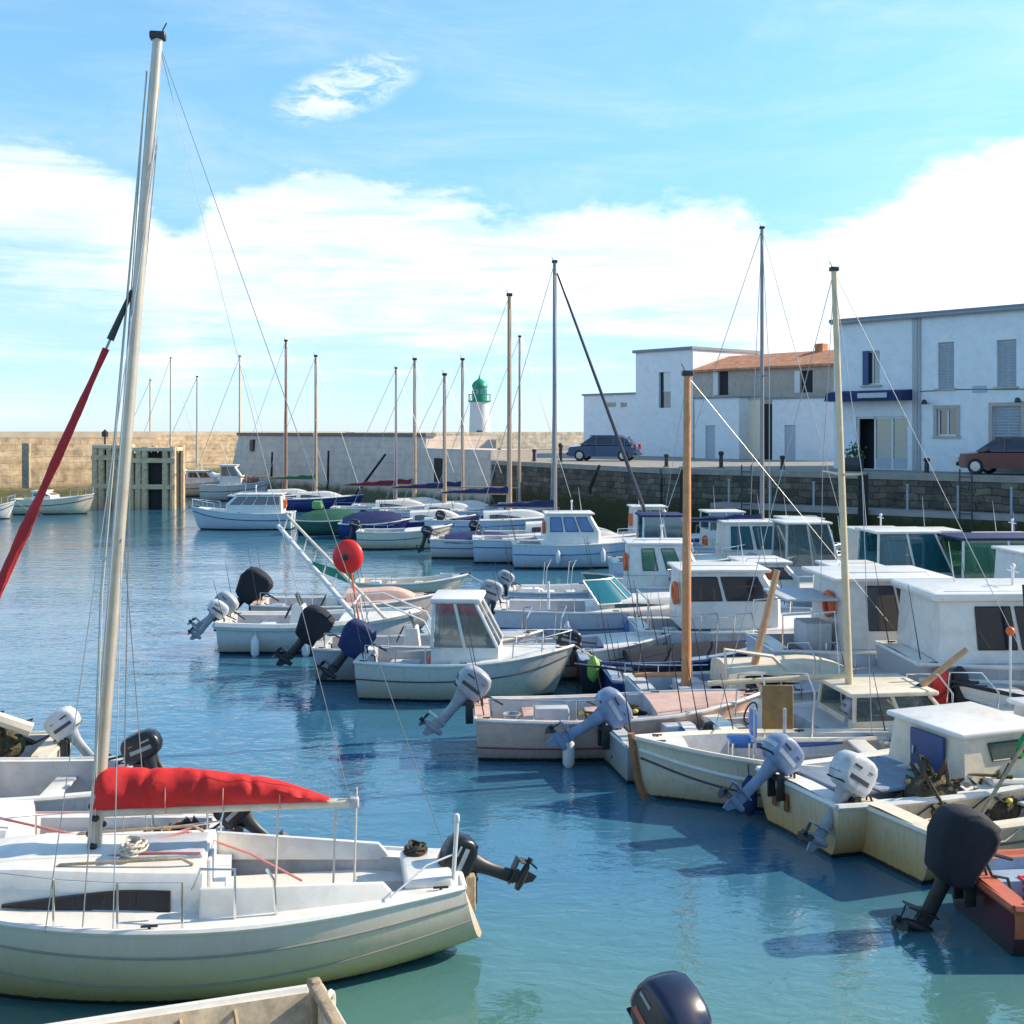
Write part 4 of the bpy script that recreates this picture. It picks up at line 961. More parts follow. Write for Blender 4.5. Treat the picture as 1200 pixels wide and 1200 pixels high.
        for yy in (-.11, .11): g.rbox((-.03, yy, -.10), (.12, .035, .36), .012)
        g.rbox((-.05, 0, .02), (.10, .22, .06), .02); g.tube((-.08, -.15, .04), (-.08, .15, .04), .022)
        g.build('motor_bracket', dmetal, root_, M=M2)
        g = MB(); g.path([(-.05, .05, .22), (.15, .07, .26), (.42, .07, .30)], .022, .018); g.build('tiller_arm', dmetal, om, M=M)
    def mast(s, x, z0, z1, r=0.05, lean=(0, 0), material=None, boom=None, stays=True, spread=True, nm='mast', cover=None, wires=0.006, side=0.0):
        material = material or alu; g = MB(); top = Vector((x+lean[0], side+lean[1], z1)); bot = Vector((x, side, z0))
        g.tube(bot, top, r, r*0.72, 10); m = g.build(nm, material, s.root)
        g = MB(); g.rbox((top.x, top.y, top.z+r*0.5), (r*2.2, r*1.7, r*1.1), r*0.25); g.tube(top, top+Vector((-r*1.2, 0, r*2.4)), r*0.1); g.build('masthead', dmetal, m)
        if spread:
            zs = z0+(z1-z0)*0.55; c = bot+(top-bot)*0.55; g = MB()
            for sd_ in (-1, 1): g.tube(c, c+Vector((0, sd_*min(0.75, s.B*0.36), 0.03)), r*0.35, r*0.2)
            g.build('spreader', material, m)
        if stays:
            g = MB()
            for sd_ in (-1, 1):
                c = bot+(top-bot)*0.55+Vector((0, sd_*min(0.75, s.B*0.36), 0.03)) if spread else bot+(top-bot)*0.6
                base = Vector((x-0.1, sd_*s.hb(min(1, max(0, x/s.L)))*0.96, s.sheer(x/s.L)))
                g.path([base, c, top-Vector((0, 0, 0.1))], wires, n=4)
            g.tube((s.L*0.985, 0, s.sheer(1)), top, wires, n=4); g.tube((0.05, 0, s.sheer(0)), top, wires, n=4)
            g.build('stay', wire, m)
        if boom:
            a = bot+(top-bot)*((boom[0]-z0)/(z1-z0)); b = a+Vector((-boom[1], boom[3] if len(boom) > 3 else 0, boom[2])); g = MB(); g.tube(a, b, 0.045, 0.04, 8); bo = g.build('boom', material, s.root)
            if cover:
                g = MB(); rings = []
                nrm = Vector((0, 1, 0))
                for i in range(15):
                    t = i/14; c = a+(b-a)*(0.02+t*0.93); hgt = cover[1]*(1-0.86*t**1.6)*(0.86+0.14*math.cos(t*23)); wd_ = 0.09+0.05*(1-t)
                    rings.append([c+Vector((0, math.sin(q)*wd_, 0.015+hgt*0.5-math.cos(q)*hgt*0.5-(0.02 if q == 0 else 0))) for q in [2*math.pi*k/12 for k in range(12)]])
                g.loft(rings); g.build('sail_cover', cover[0], bo)
        return m, top
    def pulpit(s, t0=0.8, h=0.42, r=0.013, name='pulpit'):
        g = MB(); a = s.rim(-1, t0, 0.98, 6, inset=0.04); b = s.rim(1, t0, 0.98, 6, inset=0.04)
        top = [v+Vector((0.03*i/6, 0, h)) for i, v in enumerate(a)]+[v+Vector((0.03, 0, h)) for v in reversed(b)]
        g.path(top, r, n=6)
        for v in (a[0], a[3], a[-1], b[0], b[3], b[-1]): g.tube(v, v+Vector((0.02, 0, h)), r*0.9, n=6)
        g.build(name, steel, s.root)
    def pushpit(s, h=0.4, t=0.12):
        g = MB(); a = s.rim(-1, 0.01, t, 3, inset=0.05); b = s.rim(1, 0.01, t, 3, inset=0.05)
        g.path([v+Vector((0, 0, h)) for v in reversed(a)]+[v+Vector((0, 0, h)) for v in b], 0.013)
        for v in (a[0], a[-1], b[0], b[-1]): g.tube(v, v+Vector((0, 0, h)), 0.012)
        g.build('pushpit', steel, s.root)
    def lifeline(s, t0, t1, h=0.35, n=4):
        g = MB()
        for sd_ in (-1, 1):
            pts = s.rim(sd_, t0, t1, n, inset=0.05)
            for v in pts: g.tube(v, v+Vector((0, 0, h)), 0.011)
            g.path([v+Vector((0, 0, h)) for v in pts], 0.005, n=4)
        g.build('stanchion', steel, s.root)
    def fender(s, t, sd_, material=None, r=0.09, l=0.42, dz=-0.42):
        v = Vector((s.L*t, sd_*(s.hb(t)+r+0.01), s.sheer(t)+dz)); g = MB()
        g.lathe([(.02, -l/2-.04), (r*.6, -l/2), (r, -l/2+r*.6), (r, l/2-r*.6), (r*.6, l/2), (.03, l/2+.05)], v, 12); g.tube(v+Vector((0, 0, l/2)), Vector((v.x, sd_*(s.hb(t)-0.03), s.sheer(t)+0.02)), 0.008)
        g.build('fender', material or frame_w, s.root)
    def line(s, a, b, sagz=0.25, r=0.011, material=None, n=10, nm='mooring_line'):
        a, b = Vector(a), Vector(b); g = MB(); g.path([a+(b-a)*(i/n)-Vector((0, 0, sagz*math.sin(math.pi*i/n))) for i in range(n+1)], r, n=5); return g.build(nm, material or ropem, s.root)
    def world(s, x, y, z):
        h = s.root.rotation_euler[2]; p = s.root.location
        return Vector((p.x+x*math.cos(h)-y*math.sin(h), p.y+x*math.sin(h)+y*math.cos(h), z))
    def tarp(s, t0, t1, hgt, material, nm='tarpaulin'):
        g = MB(); rings = []; rnd = random.Random(int(s.L*100)+3)
        for i in range(13):
            t = t0+(t1-t0)*i/12; hb = s.hb(t)+0.03; sh = s.sheer(t); k = math.sin(math.pi*min(1, max(0, (i+1)/14)))**0.5
            rings.append([Vector((s.L*t, hb*math.cos(a), sh-0.10+(hgt*k*0.6+0.1)*(1-abs(math.cos(a))**1.5)+rnd.uniform(-.012, .012))) for a in [math.pi*q/10 for q in range(11)]]+[Vector((s.L*t, 0, sh-.12))])
        g.loft(rings); g.build(nm, material, s.root)
    def console(s, x, z0, h=0.7, wd=0.6):
        g = MB(); g.hexa([(x, -wd/2, z0), (x+.45, -wd/2, z0), (x+.45, wd/2, z0), (x, wd/2, z0), (x+.1, -wd/2+.03, z0+h), (x+.35, -wd/2+.03, z0+h), (x+.35, wd/2-.03, z0+h), (x+.1, wd/2-.03, z0+h)]); c = g.build('console', gel, s.root, bevel=0.02)
        g = MB(); mm = Euler((0, R(-65), 0)).to_matrix(); g.torus((x-.02, 0, z0+h*.8), .17, .014, mm); g.build('steering_wheel', dmetal, c)
        g = MB(); g.hexa([(x+.28, -wd/2+.05, z0+h), (x+.3, -wd/2+.05, z0+h), (x+.3, wd/2-.05, z0+h), (x+.28, wd/2-.05, z0+h), (x+.15, -wd/2+.08, z0+h+.28), (x+.17, -wd/2+.08, z0+h+.28), (x+.17, wd/2-.08, z0+h+.28), (x+.15, wd/2-.08, z0+h+.28)]); g.build('windscreen', gclear, c, smooth=False)
    def bits(s, seed=0, n=7, z=None, t0=0.08, t1=0.5):
        """cleats, hatch, locker lids, rope on the deck edge: fittings of the boat"""
        rnd = random.Random(seed); g = MB()
        for t in (0.04, 0.5, 0.93):
            for sd_ in (-1, 1):
                v = Vector((s.L*t, sd_*max(0.03, s.hb(t)-0.07), s.sheer(t)+0.03)); g.tube(v-Vector((.07, 0, 0)), v+Vector((.07, 0, 0)), .012); g.tube(v-Vector((0, 0, .04)), v, .014)
        g.build('cleat', dmetal, s.root)
def dress(b, seed):
    rnd = random.Random(seed*17+3)
    L, f = b.L, b.sheer(.2)
    zc = 2.0
    roofs = [c for c in b.root.children if c.name.startswith(('cabin',))]
    if roofs:
        bb_ = [v.co for v in roofs[0].data.vertices]; x0 = min(v.x for v in bb_); x1 = max(v.x for v in bb_); zt = max(v.z for v in bb_)+.08; w_ = max(v.y for v in bb_)
        g = MB(); x = rnd.uniform(x0+.2, x1-.5); h = rnd.uniform(.7, 1.6); g.tube((x, w_*.5, zt-.05), (x-.12, w_*.5, zt+h), .012, .005, 5); g.build('antenna', frame_w, b.root)
        if rnd.random() < .6:
            g = MB(); x = (x0+x1)/2; g.tube((x, 0, zt-.05), (x, 0, zt+.35), .025); g.tube((x, -.22, zt+.3), (x, .22, zt+.3), .014); g.ball((x, 0, zt+.38), .05, 8, 6); g.build('light_mast', frame_w, b.root)
        if rnd.random() < .5:
            g = MB(); g.torus((x0-.05, -.28, zt-.55), .2, .055, Euler((0, R(90), 0)).to_matrix(), 18, 7); g.build('lifebuoy', orgb, b.root)
        g = MB(); g.path([(x0+.1, -w_*.8, zt-.01), (x0+.15, -w_*.8, zt+.06), (x1-.5, -w_*.8, zt+.06), (x1-.45, -w_*.8, zt-.01)], .011); g.build('handrail', steel, b.root)
    g = MB()
    for k in range(rnd.randint(1, 3)):
        x = rnd.uniform(.25, L*.3); y = rnd.uniform(-.4, .4)*b.B*.6; h = rnd.uniform(.16, .34); g.rbox((x, y, f*.55+h/2), (rnd.uniform(.3, .55), rnd.uniform(.25, .45), h), .03)
    g.build('locker', rnd.choice([gel, gel2, frame_w, bluint]), b.root)
    g = MB(); v = Vector((L*.93, 0, b.sheer(.93)+.05)); g.tube(v, v+Vector((L*.07+.1, 0, .02)), .022); g.path([v+Vector((.1, -.1, .01)), v+Vector((L*.07+.06, 0, -.06)), v+Vector((.1, .1, .01))], .014); g.build('anchor', dmetal, b.root)
    if rnd.random() < .6:
        g = MB()
        for k in range(2): g.tube((.15, (-.3+.6*k)*b.B, f-.02), (-.1, (-.34+.68*k)*b.B, f+rnd.uniform(.9, 1.6)), .011, .004, 5)
        g.build('rod_holder', dmetal, b.root)
    if rnd.random() < .5:
        g = MB(); pts = b.rim(-1, .05, .4, 5, inset=.05)
        g.path([p+Vector((0, 0, .32)) for p in pts], .011)
        for p in pts[::2]: g.tube(p, p+Vector((0, 0, .32)), .011)
        g.build('side_rail', steel, b.root)
    a = Vector((L, 0, b.sheer(1))); b.line(a, a+Vector((1.6, rnd.uniform(-.5, .8), -.3-a.z*.5)), .12, .012, rnd.choice([ropem, ropeb, ropeo]))
def px_seed(b): return abs(b.root.location.x)*3+abs(b.root.location.y)

def item(name, label, cat, b, x, y, z, rz=0, group=None):
    return thing(name, label, cat, b.world(x, y, z), b.root.rotation_euler[2]+rz, group)
def coil(label, b, x, y, z, r=0.17, m=None):
    t = item('rope_coil', label, 'rope', b, x, y, z, group='coiled ropes'); g = MB(); rnd = random.Random(int(x*10)+4)
    pts = []
    for i in range(110):
        a = i*0.42; k = i/110; pts.append((math.cos(a)*r*(0.75+0.3*math.sin(i*.7))*(1-k*0.2), math.sin(a)*r*(0.9+0.15*math.sin(i*.37)), 0.012+k*0.09+0.012*math.sin(i)))
    g.path(pts, .012, n=5); g.build('rope', m or ropem, t)
def crate(label, b, x, y, z, m, rz=0, d=(.55, .36, .24)):
    t = item('fish_crate', label, 'crate', b, x, y, z, rz, 'fish crates on the boats'); g = MB(); a, c, h = d
    g.rbox((0, 0, .015), (a, c, .03), .01)
    for sx_, dx_, dy_ in ((0, a, .025),): 
        for sg in (-1, 1):
            for zz in (.05, .13, .21): g.box((0, sg*(c/2-.012), zz*h/.24), (a, .022, .05*h/.24)); g.box((sg*(a/2-.012), 0, zz*h/.24), (.022, c-.05, .05*h/.24))
    for sx_ in (-1, 1):
        for sy in (-1, 1): g.box((sx_*(a/2-.014), sy*(c/2-.014), h/2), (.03, .03, h))
    g.build('basket', m, t, smooth=False)
def bucket(label, b, x, y, z, m):
    t = item('bucket', label, 'bucket', b, x, y, z, group='buckets on the boats'); g = MB(); g.lathe([(.10, 0), (.135, .26), (.145, .265), (.145, .28), (.125, .28), (.095, .02)], n=16); g.build('pail', m, t)
    g = MB(); g.path([(.14*math.cos(a), 0, .27+.13*math.sin(a)*-0.3-.02) for a in [math.pi*k/8 for k in range(9)]], .005); g.build('handle', steel, t)
def buoyball(label, loc, r, m, floating=False):
    t = thing('mooring_buoy', label, 'buoy', loc, 0, 'mooring buoys'); g = MB(); g.ball((0, 0, r*.8), r, 16, 12, (1, 1, 1.08)); g.lathe([(r*.3, r*1.8), (r*.22, r*2.0), (r*.16, r*2.1)], n=12); g.build('float', m, t)
    g = MB(); g.torus((0, 0, r*2.1), r*.16, r*.05, Euler((R(90), 0, 0)).to_matrix(), 10, 6); g.build('ring', dmetal, t)
def nets(label, b, x, y, z, sx_=.5, sy=.35, h=.28, seed=1, m=None):
    t = item('net_pile', label, 'net', b, x, y, z, group='fishing nets'); rnd = random.Random(seed); g = MB()
    for k in range(26):
        pts = [Vector((rnd.gauss(0, sx_*.4), rnd.gauss(0, sy*.4), abs(rnd.gauss(0, h*.5)))) for _ in range(5)]
        sm = []
        for i in range(len(pts)-1):
            for u in (0, .33, .66): sm.append(pts[i].lerp(pts[i+1], u))
        g.path(sm, rnd.uniform(.015, .035), n=5)
    g.ball((0, 0, h*.25), 1, 14, 8, (sx_*.75, sy*.75, h*.6)); o = g.build('mesh', m or net, t, smooth=False)
    g = MB()
    for k in range(9): g.ball((rnd.gauss(0, sx_*.4), rnd.gauss(0, sy*.4), h*.5+rnd.uniform(0, .1)), .035, 8, 6, (1.4, 1, 1))
    g.build('cork', [orgb, yel, woodw][seed % 3], t)

# ================= foreground left: the sailboat with the red boom cover =================
hA = 188.5
A = Boat('sailboat', 'nearest white sailboat with red boom cover, red furled jib and a dark cabin window', 'sailboat', 538, 1150, hA, 5.5, 2.15, 0.76, 0.96, HF, Y=11.55, tw=0.44, draft=0.30, sag=0.05, rake=0.6, trake=0.22, counter=0.14, p=2.2)
A.deck(0.06, 0.40, 0.42, 0.26, gel, gel2, 0.06); A.rail(mat('gunwale_white', (0.8, 0.79, 0.76), 0.3), 0.03)
A.rub(mat('grey_line', (0.30, 0.29, 0.27), 0.5), 0.86, 0.010); A.rub(MATS['grey_line'], 0.66, 0.007, 'hull_line'); A.bits(1)
A.bench(0.45, 2.3, 0.42, 0.62, gel)
# coach roof: a low loft with rounded front
def coachroof(b, x0, x1, w0, w1, z, h, win=None, m=None, back_h=None):
    g = MB(); rings = []
    for i in range(13):
        t = i/12; x = x0+(x1-x0)*t; wd = (w0+(w1-w0)*t)*(1-0.0*t); hh = h*(1-max(0, (t-0.55)/0.45)**2*0.93)
        zb = b.sheer(x/b.L)-0.03
        r_ = []
        for y_, zz in ((-1, 0), (-.93, .62), (-.80, .90), (-.4, 1.0), (0, 1.04), (.4, 1.0), (.80, .90), (.93, .62), (1, 0)):
            r_.append(Vector((x, y_*wd/2, zb+zz*(hh+0.03))))
        rings.append(r_)
    g.loft(rings); c = g.build('coachroof', m or gel, b.root, ang=35)
    def P(x, v, sd_, off):
        t = (x-x0)/(x1-x0); wd = w0+(w1-w0)*t; hh = h*(1-max(0, (t-0.55)/0.45)**2*0.93)+0.03; zb = b.sheer(x/b.L)-0.03
        y_ = 1-0.07*(v/0.62); return Vector((x, sd_*(y_*wd/2+off), zb+v*hh))
    if win:
        for sd_ in (-1, 1):
            rs = []
            for off in (-0.004, 0.014):
                a, e = win; n_ = 10
                lo = [P(a+(e-a)*k/n_, .16, sd_, off) for k in range(n_+1)]; hi = [P(a+(e-a)*k/n_, .60-.40*max(0, (k/n_-.25)/.75)**1.3, sd_, off) for k in range(n_, -1, -1)]
                rs.append(lo+hi)
            g = MB(); g.loft(rs); wn_ = g.build('window', gdark, c, smooth=False)
            g = MB(); g.path(rs[1]+[rs[1][0]], .010, n=5); g.build('window_frame', dmetal, wn_)
    return c
cA = coachroof(A, 2.35, 5.1, 1.50, 0.95, 0, 0.36, (2.62, 4.05))
g = MB(); g.rbox((2.75, 0, 1.12), (.75, .62, .05), .02); g.build('hatch', gel2, cA)
g = MB(); g.rbox((2.33, 0, .82), (.04, .52, .50), .015); g.build('companionway', gel2, cA)
for sd_ in (-1, 1): g = MB(); g.path([(2.45, sd_*.45, 1.10), (2.55, sd_*.45, 1.16), (3.6, sd_*.42, 1.15), (3.7, sd_*.42, 1.08)], .014); g.build('handrail', woodw, cA)
# cockpit coamings, the white lifted seat lids
for sd_ in (-1, 1):
    g = MB(); g.hexa([(.62, sd_*.60, .72), (2.36, sd_*.86, .72), (2.36, sd_*.72, .72), (.62, sd_*.46, .72), (.75, sd_*.56, .88), (2.36, sd_*.78, 1.0), (2.36, sd_*.72, 1.0), (.75, sd_*.50, .88)]); g.build('coaming', gel, A.root, bevel=.02)
g = MB(); g.rbox((.32, 0, .78), (.46, .84, .12), .04); g.build('stern_locker', gel, A.root)
mz0, mz1 = 1.02, ZO(45, 11.1)
hr = R(hA)
mA, topA = A.mast(3.40, mz0, mz1, 0.066, lean=(-0.58, 0.0), material=mat('mast_alloy', (0.56, 0.49, 0.41), 0.35, 0.35, var=0.1, dirt=(0.3, 0.24, 0.18), dirt_amt=0.4), stays=False, spread=False)
# boom runs aft, towards the right of the picture
bz = ZO(948, 11.15)
g = MB(); a_ = Vector((3.40, 0, bz)); e_ = Vector((3.46-2.42, -.02, bz-0.02)); g.tube(a_, e_, .046, .040, 10); bo = g.build('boom', gelc, A.root)
g = MB(); rings = []
for i in range(91):
    t = i/90; c = a_+(e_-a_)*(0.01+t*0.90); hgt = (.37*(1-t**2.7*0.94))*(1+.02*math.sin(t*19)+.008*math.sin(t*71+1)-.025*max(0, math.cos(t*6.283*4.5))**8)+0.015; hgt *= min(1, 0.80+t*5); wd_ = (.085+.06*(1-t))*(1+.13*math.sin(t*31)-.22*max(0, math.cos(t*6.283*4.5))**8)
    rings.append([c+Vector((0.02*math.sin(q*3+t*9), math.sin(q)*wd_*(1+.05*math.sin(q*4+t*23)+.03*math.sin(q*7-t*47)), +.022+hgt*.5-math.cos(q)*hgt*.5)) for q in [2*math.pi*k/16 for k in range(16)]])
g.loft(rings); sc_ = g.build('sail_cover', redc, bo)
g = MB()
for t in (0.28, 0.50, 0.72):
    c = a_+(e_-a_)*t; hh = .355*(1-(t/0.9)**1.9*.92); g.path([c+Vector((0, math.sin(q)*.155*(1-t*.45), -.03+(hh+.05)*.5-math.cos(q)*(hh+.05)*.5)) for q in [2*math.pi*k/16 for k in range(17)]], .006)
g.build('cover_lacing', mat('pale_red_tape', (0.75, 0.25, 0.2), 0.8), sc_)
g = MB(); g.rbox(tuple(e_+Vector((-.03, 0, 0))), (.1, .09, .1), .02); g.build('boom_end', gel2, bo)
# forestay with the rolled red jib
fs0 = Vector((5.35, 0, .94)); fs1 = Vector((3.46-.60*.72, 0, mz0+(mz1-mz0)*.70))
kt = 1.0
g = MB(); g.tube(fs0, fs1, .012); st_ = g.build('forestay', wire, A.root)
g = MB(); n_ = 30; d_ = fs1-fs0
pts_ = [fs0+d_*(0.05+0.84*i/n_) for i in range(n_+1)]; rings = []; uu = d_.normalized().cross(Vector((0, 1, 0))).normalized(); vv = Vector((0, 1, 0))
for i, p_ in enumerate(pts_):
    rr_ = .078*(1-.62*i/n_)*(1+.08*math.sin(i*1.7)); rings.append([p_+(uu*math.cos(q+i*.5)+vv*math.sin(q+i*.5))*rr_*(1+.14*math.cos(2*q)) for q in [2*math.pi*k/10 for k in range(10)]])
g.loft(rings); g.build('furled_jib', redd, st_)
g = MB(); g.tube(fs0+d_*.905, fs0+d_*.99, .035, .02); g.build('swivel', dmetal, st_)
g = MB()
for sd_ in (-1, 1):
    zc_ = mz0+(mz1-mz0)*.70; c = Vector((3.46-.6*.70, 0, zc_)); g.tube((3.3, sd_*.98, .78), c, .006, n=5); g.tube((3.05, sd_*.98, .78), c-Vector((-.1, 0, 2.2)), .005, n=5)
    g.tube((3.6, sd_*.98, .78), topA-Vector((0, 0, .9)), .005, n=5)
g.tube((.05, 0, .72), topA, .004, n=5); g.tube(e_, topA, .003, n=5)
g.build('stay', wire, A.root)
g = MB()
for k, dx_ in enumerate((.0, .035, -.04)): g.path([(3.38+dx_, .07*(1-k), 1.05), (3.3+dx_, .09*(1-k), 3.5), (topA.x+.1, topA.y+.02*(k-1), topA.z-.3)], .006, n=5)
g.build('halyard', ropem, A.root)
g = MB()
for k in range(7): g.ball((3.40-.58*(.16+k*.085)/(mz1-mz0)+.062*math.sin(k*2.1), .062*math.cos(k*2.1), 1.18+k*.085), .04, 8, 6, (1, 1, .8))
g.build('winch_and_cleats', dmetal, mA)
g = MB(); g.path([(x_, -.7*math.sin(k), 1.1) for k, x_ in enumerate((3.2,))]+[(2.6, -.3, 1.16), (2.0, -.34, .9), (1.5, -.2, .66)], .012); g.path([(3.4, .2, 1.12), (2.9, .25, 1.16), (2.4, .3, 1.15)], .012); g.build('control_line', mat('pink_rope', (0.6, 0.22, 0.2), 0.9), A.root)
# mainsheet from the boom end, stern posts and rails
g = MB()
for x_, zt_ in ((1.72, bz-.04), (1.18, bz-.04), (.98, bz+.12)): g.tube((x_+.03, -.02, .44), (x_, -.02, zt_), .012, n=6)
g.build('mainsheet', ropem, A.root)
g = MB(); g.path([(1.70, .80, .72), (1.72, .80, 1.05), (1.78, .80, 1.15)], .016); g.path([(2.05, .85, .72), (2.05, .85, 1.18), (2.35, .80, 1.18), (2.42, .80, 1.0)], .014); g.build('grab_rail', steel, A.root)
g = MB(); g.tube((.10, .38, .74), (.06, .38, 1.34), .020); g.rbox((.06, .38, 1.38), (.05, .05, .09), .02); g.path([(.08, .38, 1.05), (.35, .5, 1.0), (.7, .66, .78)], .009); g.build('stern_post', frame_w, A.root)
A.pulpit(0.85, .45); A.lifeline(0.45, 0.84, .4)
A.motor(64, -.02, black, .76, x=-.10, z=.66, steer=8)
g = MB(); g.rbox((-.10, -.02, .56), (.10, .30, .34), .02); g.tube((0, -.1, .3), (-.12, -.1, .5), .02); g.tube((0, .08, .3), (-.12, .08, .5), .02); g.build('motor_mount', woodw, A.root)
coil('white rope coil lying on the cabin roof of the nearest sailboat', A, 3.0, .25, 1.17, .13)
coil('dark rope coil on the stern locker of the nearest sailboat', A, .4, -.3, .82, .12, ropeo)

# ---- two boats behind it at the left edge
Bb = Boat('sailboat', 'white boat with pink deck lines lying just behind the nearest sailboat, no mast seen', 'sailboat', 272, 1020, 188, 5.2, 2.0, .62, .85, HW, Y=13.0, tw=.7, sag=.04)
Bb.deck(.05, .42, .3, .2, gel, gel2); Bb.rail(mat('pink_rail', (0.62, 0.30, 0.27), 0.5), .022); Bb.rub(MATS['pink_rail'], .85, .012)
coachroof(Bb, 2.2, 4.4, 1.3, .8, 0, .34, (2.5, 3.7)); Bb.pushpit(.35); Bb.bits(); Bb.bench(.4, 2.1, .3, .5)
Bb.motor(42, .0, black, .72); Bb.pulpit(.84)
g = MB(); g.path([(2.3, .4, 1.02), (1.6, .6, .9), (.9, .5, .7), (.2, .1, .8)], .014); g.build('mooring_line', MATS['pink_rope'], Bb.root)
nets('tangle of dark rope and net on the stern of the boat behind the nearest sailboat', Bb, .55, 0, .52, .45, .4, .22, 3)
Cb = Boat('motorboat', 'small white cabin boat with black outboard, third back at the left edge', 'motorboat', 158, 935, 186, 5.0, 1.9, .72, .95, HW, Y=14.9, tw=.8)
Cb.deck(.05, .45, .25, .14, gel, gel2); Cb.rail(gel, .03); Cb.cabin(1.9, 3.3, 1.35, .55, 1.18, 'solid', .35, roofM=gel); Cb.motor(22, .15, black, .8, z=.85); Cb.pulpit(.8); Cb.bits(); Cb.thwart(.2, .5)
Cb.motor(30, -.35, black, .62)
Db = Boat('motorboat', 'cream open boat with folded canvas, farthest of the group at the left edge', 'motorboat', 70, 890, 187, 4.6, 1.8, .6, .85, HC, Y=16.7, tw=.8)
Db.deck(.05, .62, .2, .12, gelc, gel2); Db.rail(gelc, .035); Db.bits(); Db.thwart(.25, .48); Db.thwart(.45, .48); Db.motor(35, 0, whitec, .8)
g = MB(); g.path([(.3, .3, .9), (1.1, .4, 1.25), (1.9, .3, 1.0), (2.6, .1, 1.35)], .10, .07, 8); g.build('rolled_canvas', gelc, Db.root)
nets('heap of dark nets on the farthest boat of the left group', Db, .8, .1, .55, .5, .4, .4, 5)
g = MB(); g.tube((2.2, -.6, .7), (3.6, -.5, 2.3), .03); g.build('spar', woodl, Db.root)
g = MB(); g.tube((2.9, -.2, .7), (4.0, -.1, 2.0), .05, .03); g.build('spar', frame_w, Cb.root)

# ---- wooden dinghy in the bottom left corner
E = Boat('rowing_boat', 'beige wooden boat with pale gunwale and timber stern posts, in the bottom left corner', 'rowing boat', 400, 1205, 203, 4.6, 1.5, .42, .56, hull_mat('hull_wood', (0.66, 0.55, 0.40), stain=(0.2, 0.12, 0.05)), Y=9.2, tw=.9, sag=.0, trake=0)
E.deck(.02, .93, .1, .07, gelc, mat('brown_interior', (0.72, 0.60, 0.44), 0.8, var=0.4, vs=8)); E.rail(gel, .045); E.thwart(.25, .32, .28, woodw); E.thwart(.55, .34, .28, woodw)
for k, y_ in enumerate((-.42, .42)):
    g = MB(); g.rbox((.10, y_, .36), (.09, .10, .52), .02); E_ = g.build('stern_post', woodw, E.root)
g = MB(); g.rbox((.10, 0, .56), (.10, 1.05, .07), .02); g.build('stern_beam', woodw, E.root)
g = MB(); g.torus((.02, -.30, .42), .12, .025, Euler((R(90), 0, R(60))).to_matrix()); g.build('rope_ring', ropem, E.root)
E.line((.0, .5, .5), (-.7, .9, -.1), .1, .014)
g = MB()
for k in range(8): g.tube((.7+k*.42, -E.hb((.7+k*.42)/4.6)*.9, .38), (.7+k*.42, -E.hb((.7+k*.42)/4.6)*.35, .14), .02, n=5); g.tube((.7+k*.42, E.hb((.7+k*.42)/4.6)*.9, .38), (.7+k*.42, E.hb((.7+k*.42)/4.6)*.35, .14), .02, n=5)
g.build('rib', woodw, E.root)
# ---- boat under the camera: only its motor rises into the picture
K = Boat('motorboat', 'boat at the bottom edge showing only its dark outboard cowling with a red stripe', 'motorboat', 792, 1250, -62, 4.2, 1.6, .50, .75, HW, Y=8.25, tw=.85)
K.deck(.04, .6, .15, .12, gel, gel2); K.rail(gel, .03); K.thwart(.3, .4)
K.motor(30, 0, mat('navy_cowling', (0.015, 0.022, 0.06), 0.3, var=.2), 1.05, band=mat('cowl_red', (0.45, 0.10, 0.09), 0.35))

# ================= near row on the right, from the bottom right corner back =================
grp = 'open boats moored stern out along the right bank'
R1 = Boat('motorboat', 'dark red and blue boat with orange gunwale at the right edge, large black outboard cover', 'motorboat', 1146, 1092, 6, 4.4, 1.7, .50, .75, HR, group=grp, band=orgp)
R1.deck(.04, .62, .15, .14, orgp, bluint); R1.rail(orgp, .045); R1.thwart(.3, .4, .3, orgp); R1.motor(24, .1, blkc, 1.02, cover=True, x=-.06); R1.bits()
crate('red crate in the orange gunwaled boat', R1, .9, .2, .16, redb); coil('red and white rope coil beside the crate in the orange gunwaled boat', R1, 1.5, -.2, .17, .2, MATS['pink_rope'])
R1.bench(.4, 1.6, .15, .38, bluint)
R2 = Boat('motorboat', 'yellow stained white boat with grey outboard over its transom, second from the bottom right', 'motorboat', 1030, 1016, 24, 5.0, 1.85, .62, .85, HWs, group=grp, tw=.86)
R2.deck(.05, .6, .2, .16, gelc, gel2); R2.rail(gelc, .04); R2.rub(DARKS, .86, .012); R2.thwart(.22, .48, .3, gelc); R2.thwart(.45, .48, .3); R2.motor(32, .38, whitec, 0.92); R2.bits(); R2.fender(.15, -1, frame_w)
nets('heap of brown nets with corks in the yellow stained boat', R2, 1.1, .35, .42, .5, .38, .5, 2); nets('smaller net heap against the bow of the yellow stained boat', R2, 2.0, .2, .3, .45, .35, .4, 7)
t = item('rolled_banner', 'bright green cloth tied to a slanting pole over the nets', 'cloth', R2, 1.9, -.1, .3); g = MB(); g.tube((-.6, 0, -.02), (.65, 0, 1.35), .022); g.build('pole', woodw, t)
g = MB(); rings = []
for i in range(9):
    u = i/8; c = Vector((.18+.42*u, 0, .86+.42*u)); w_ = .11*math.sin(math.pi*(u*.9+.08))+.03; rings.append([c+Vector((math.cos(q)*w_*.7, math.sin(q)*w_, -.42*math.sin(math.pi*(u*.8+.1))*(.5-.5*math.cos(q*.5)))) for q in [2*math.pi*k/10 for k in range(10)]])
g.loft(rings); g.build('cloth', greenb, t)
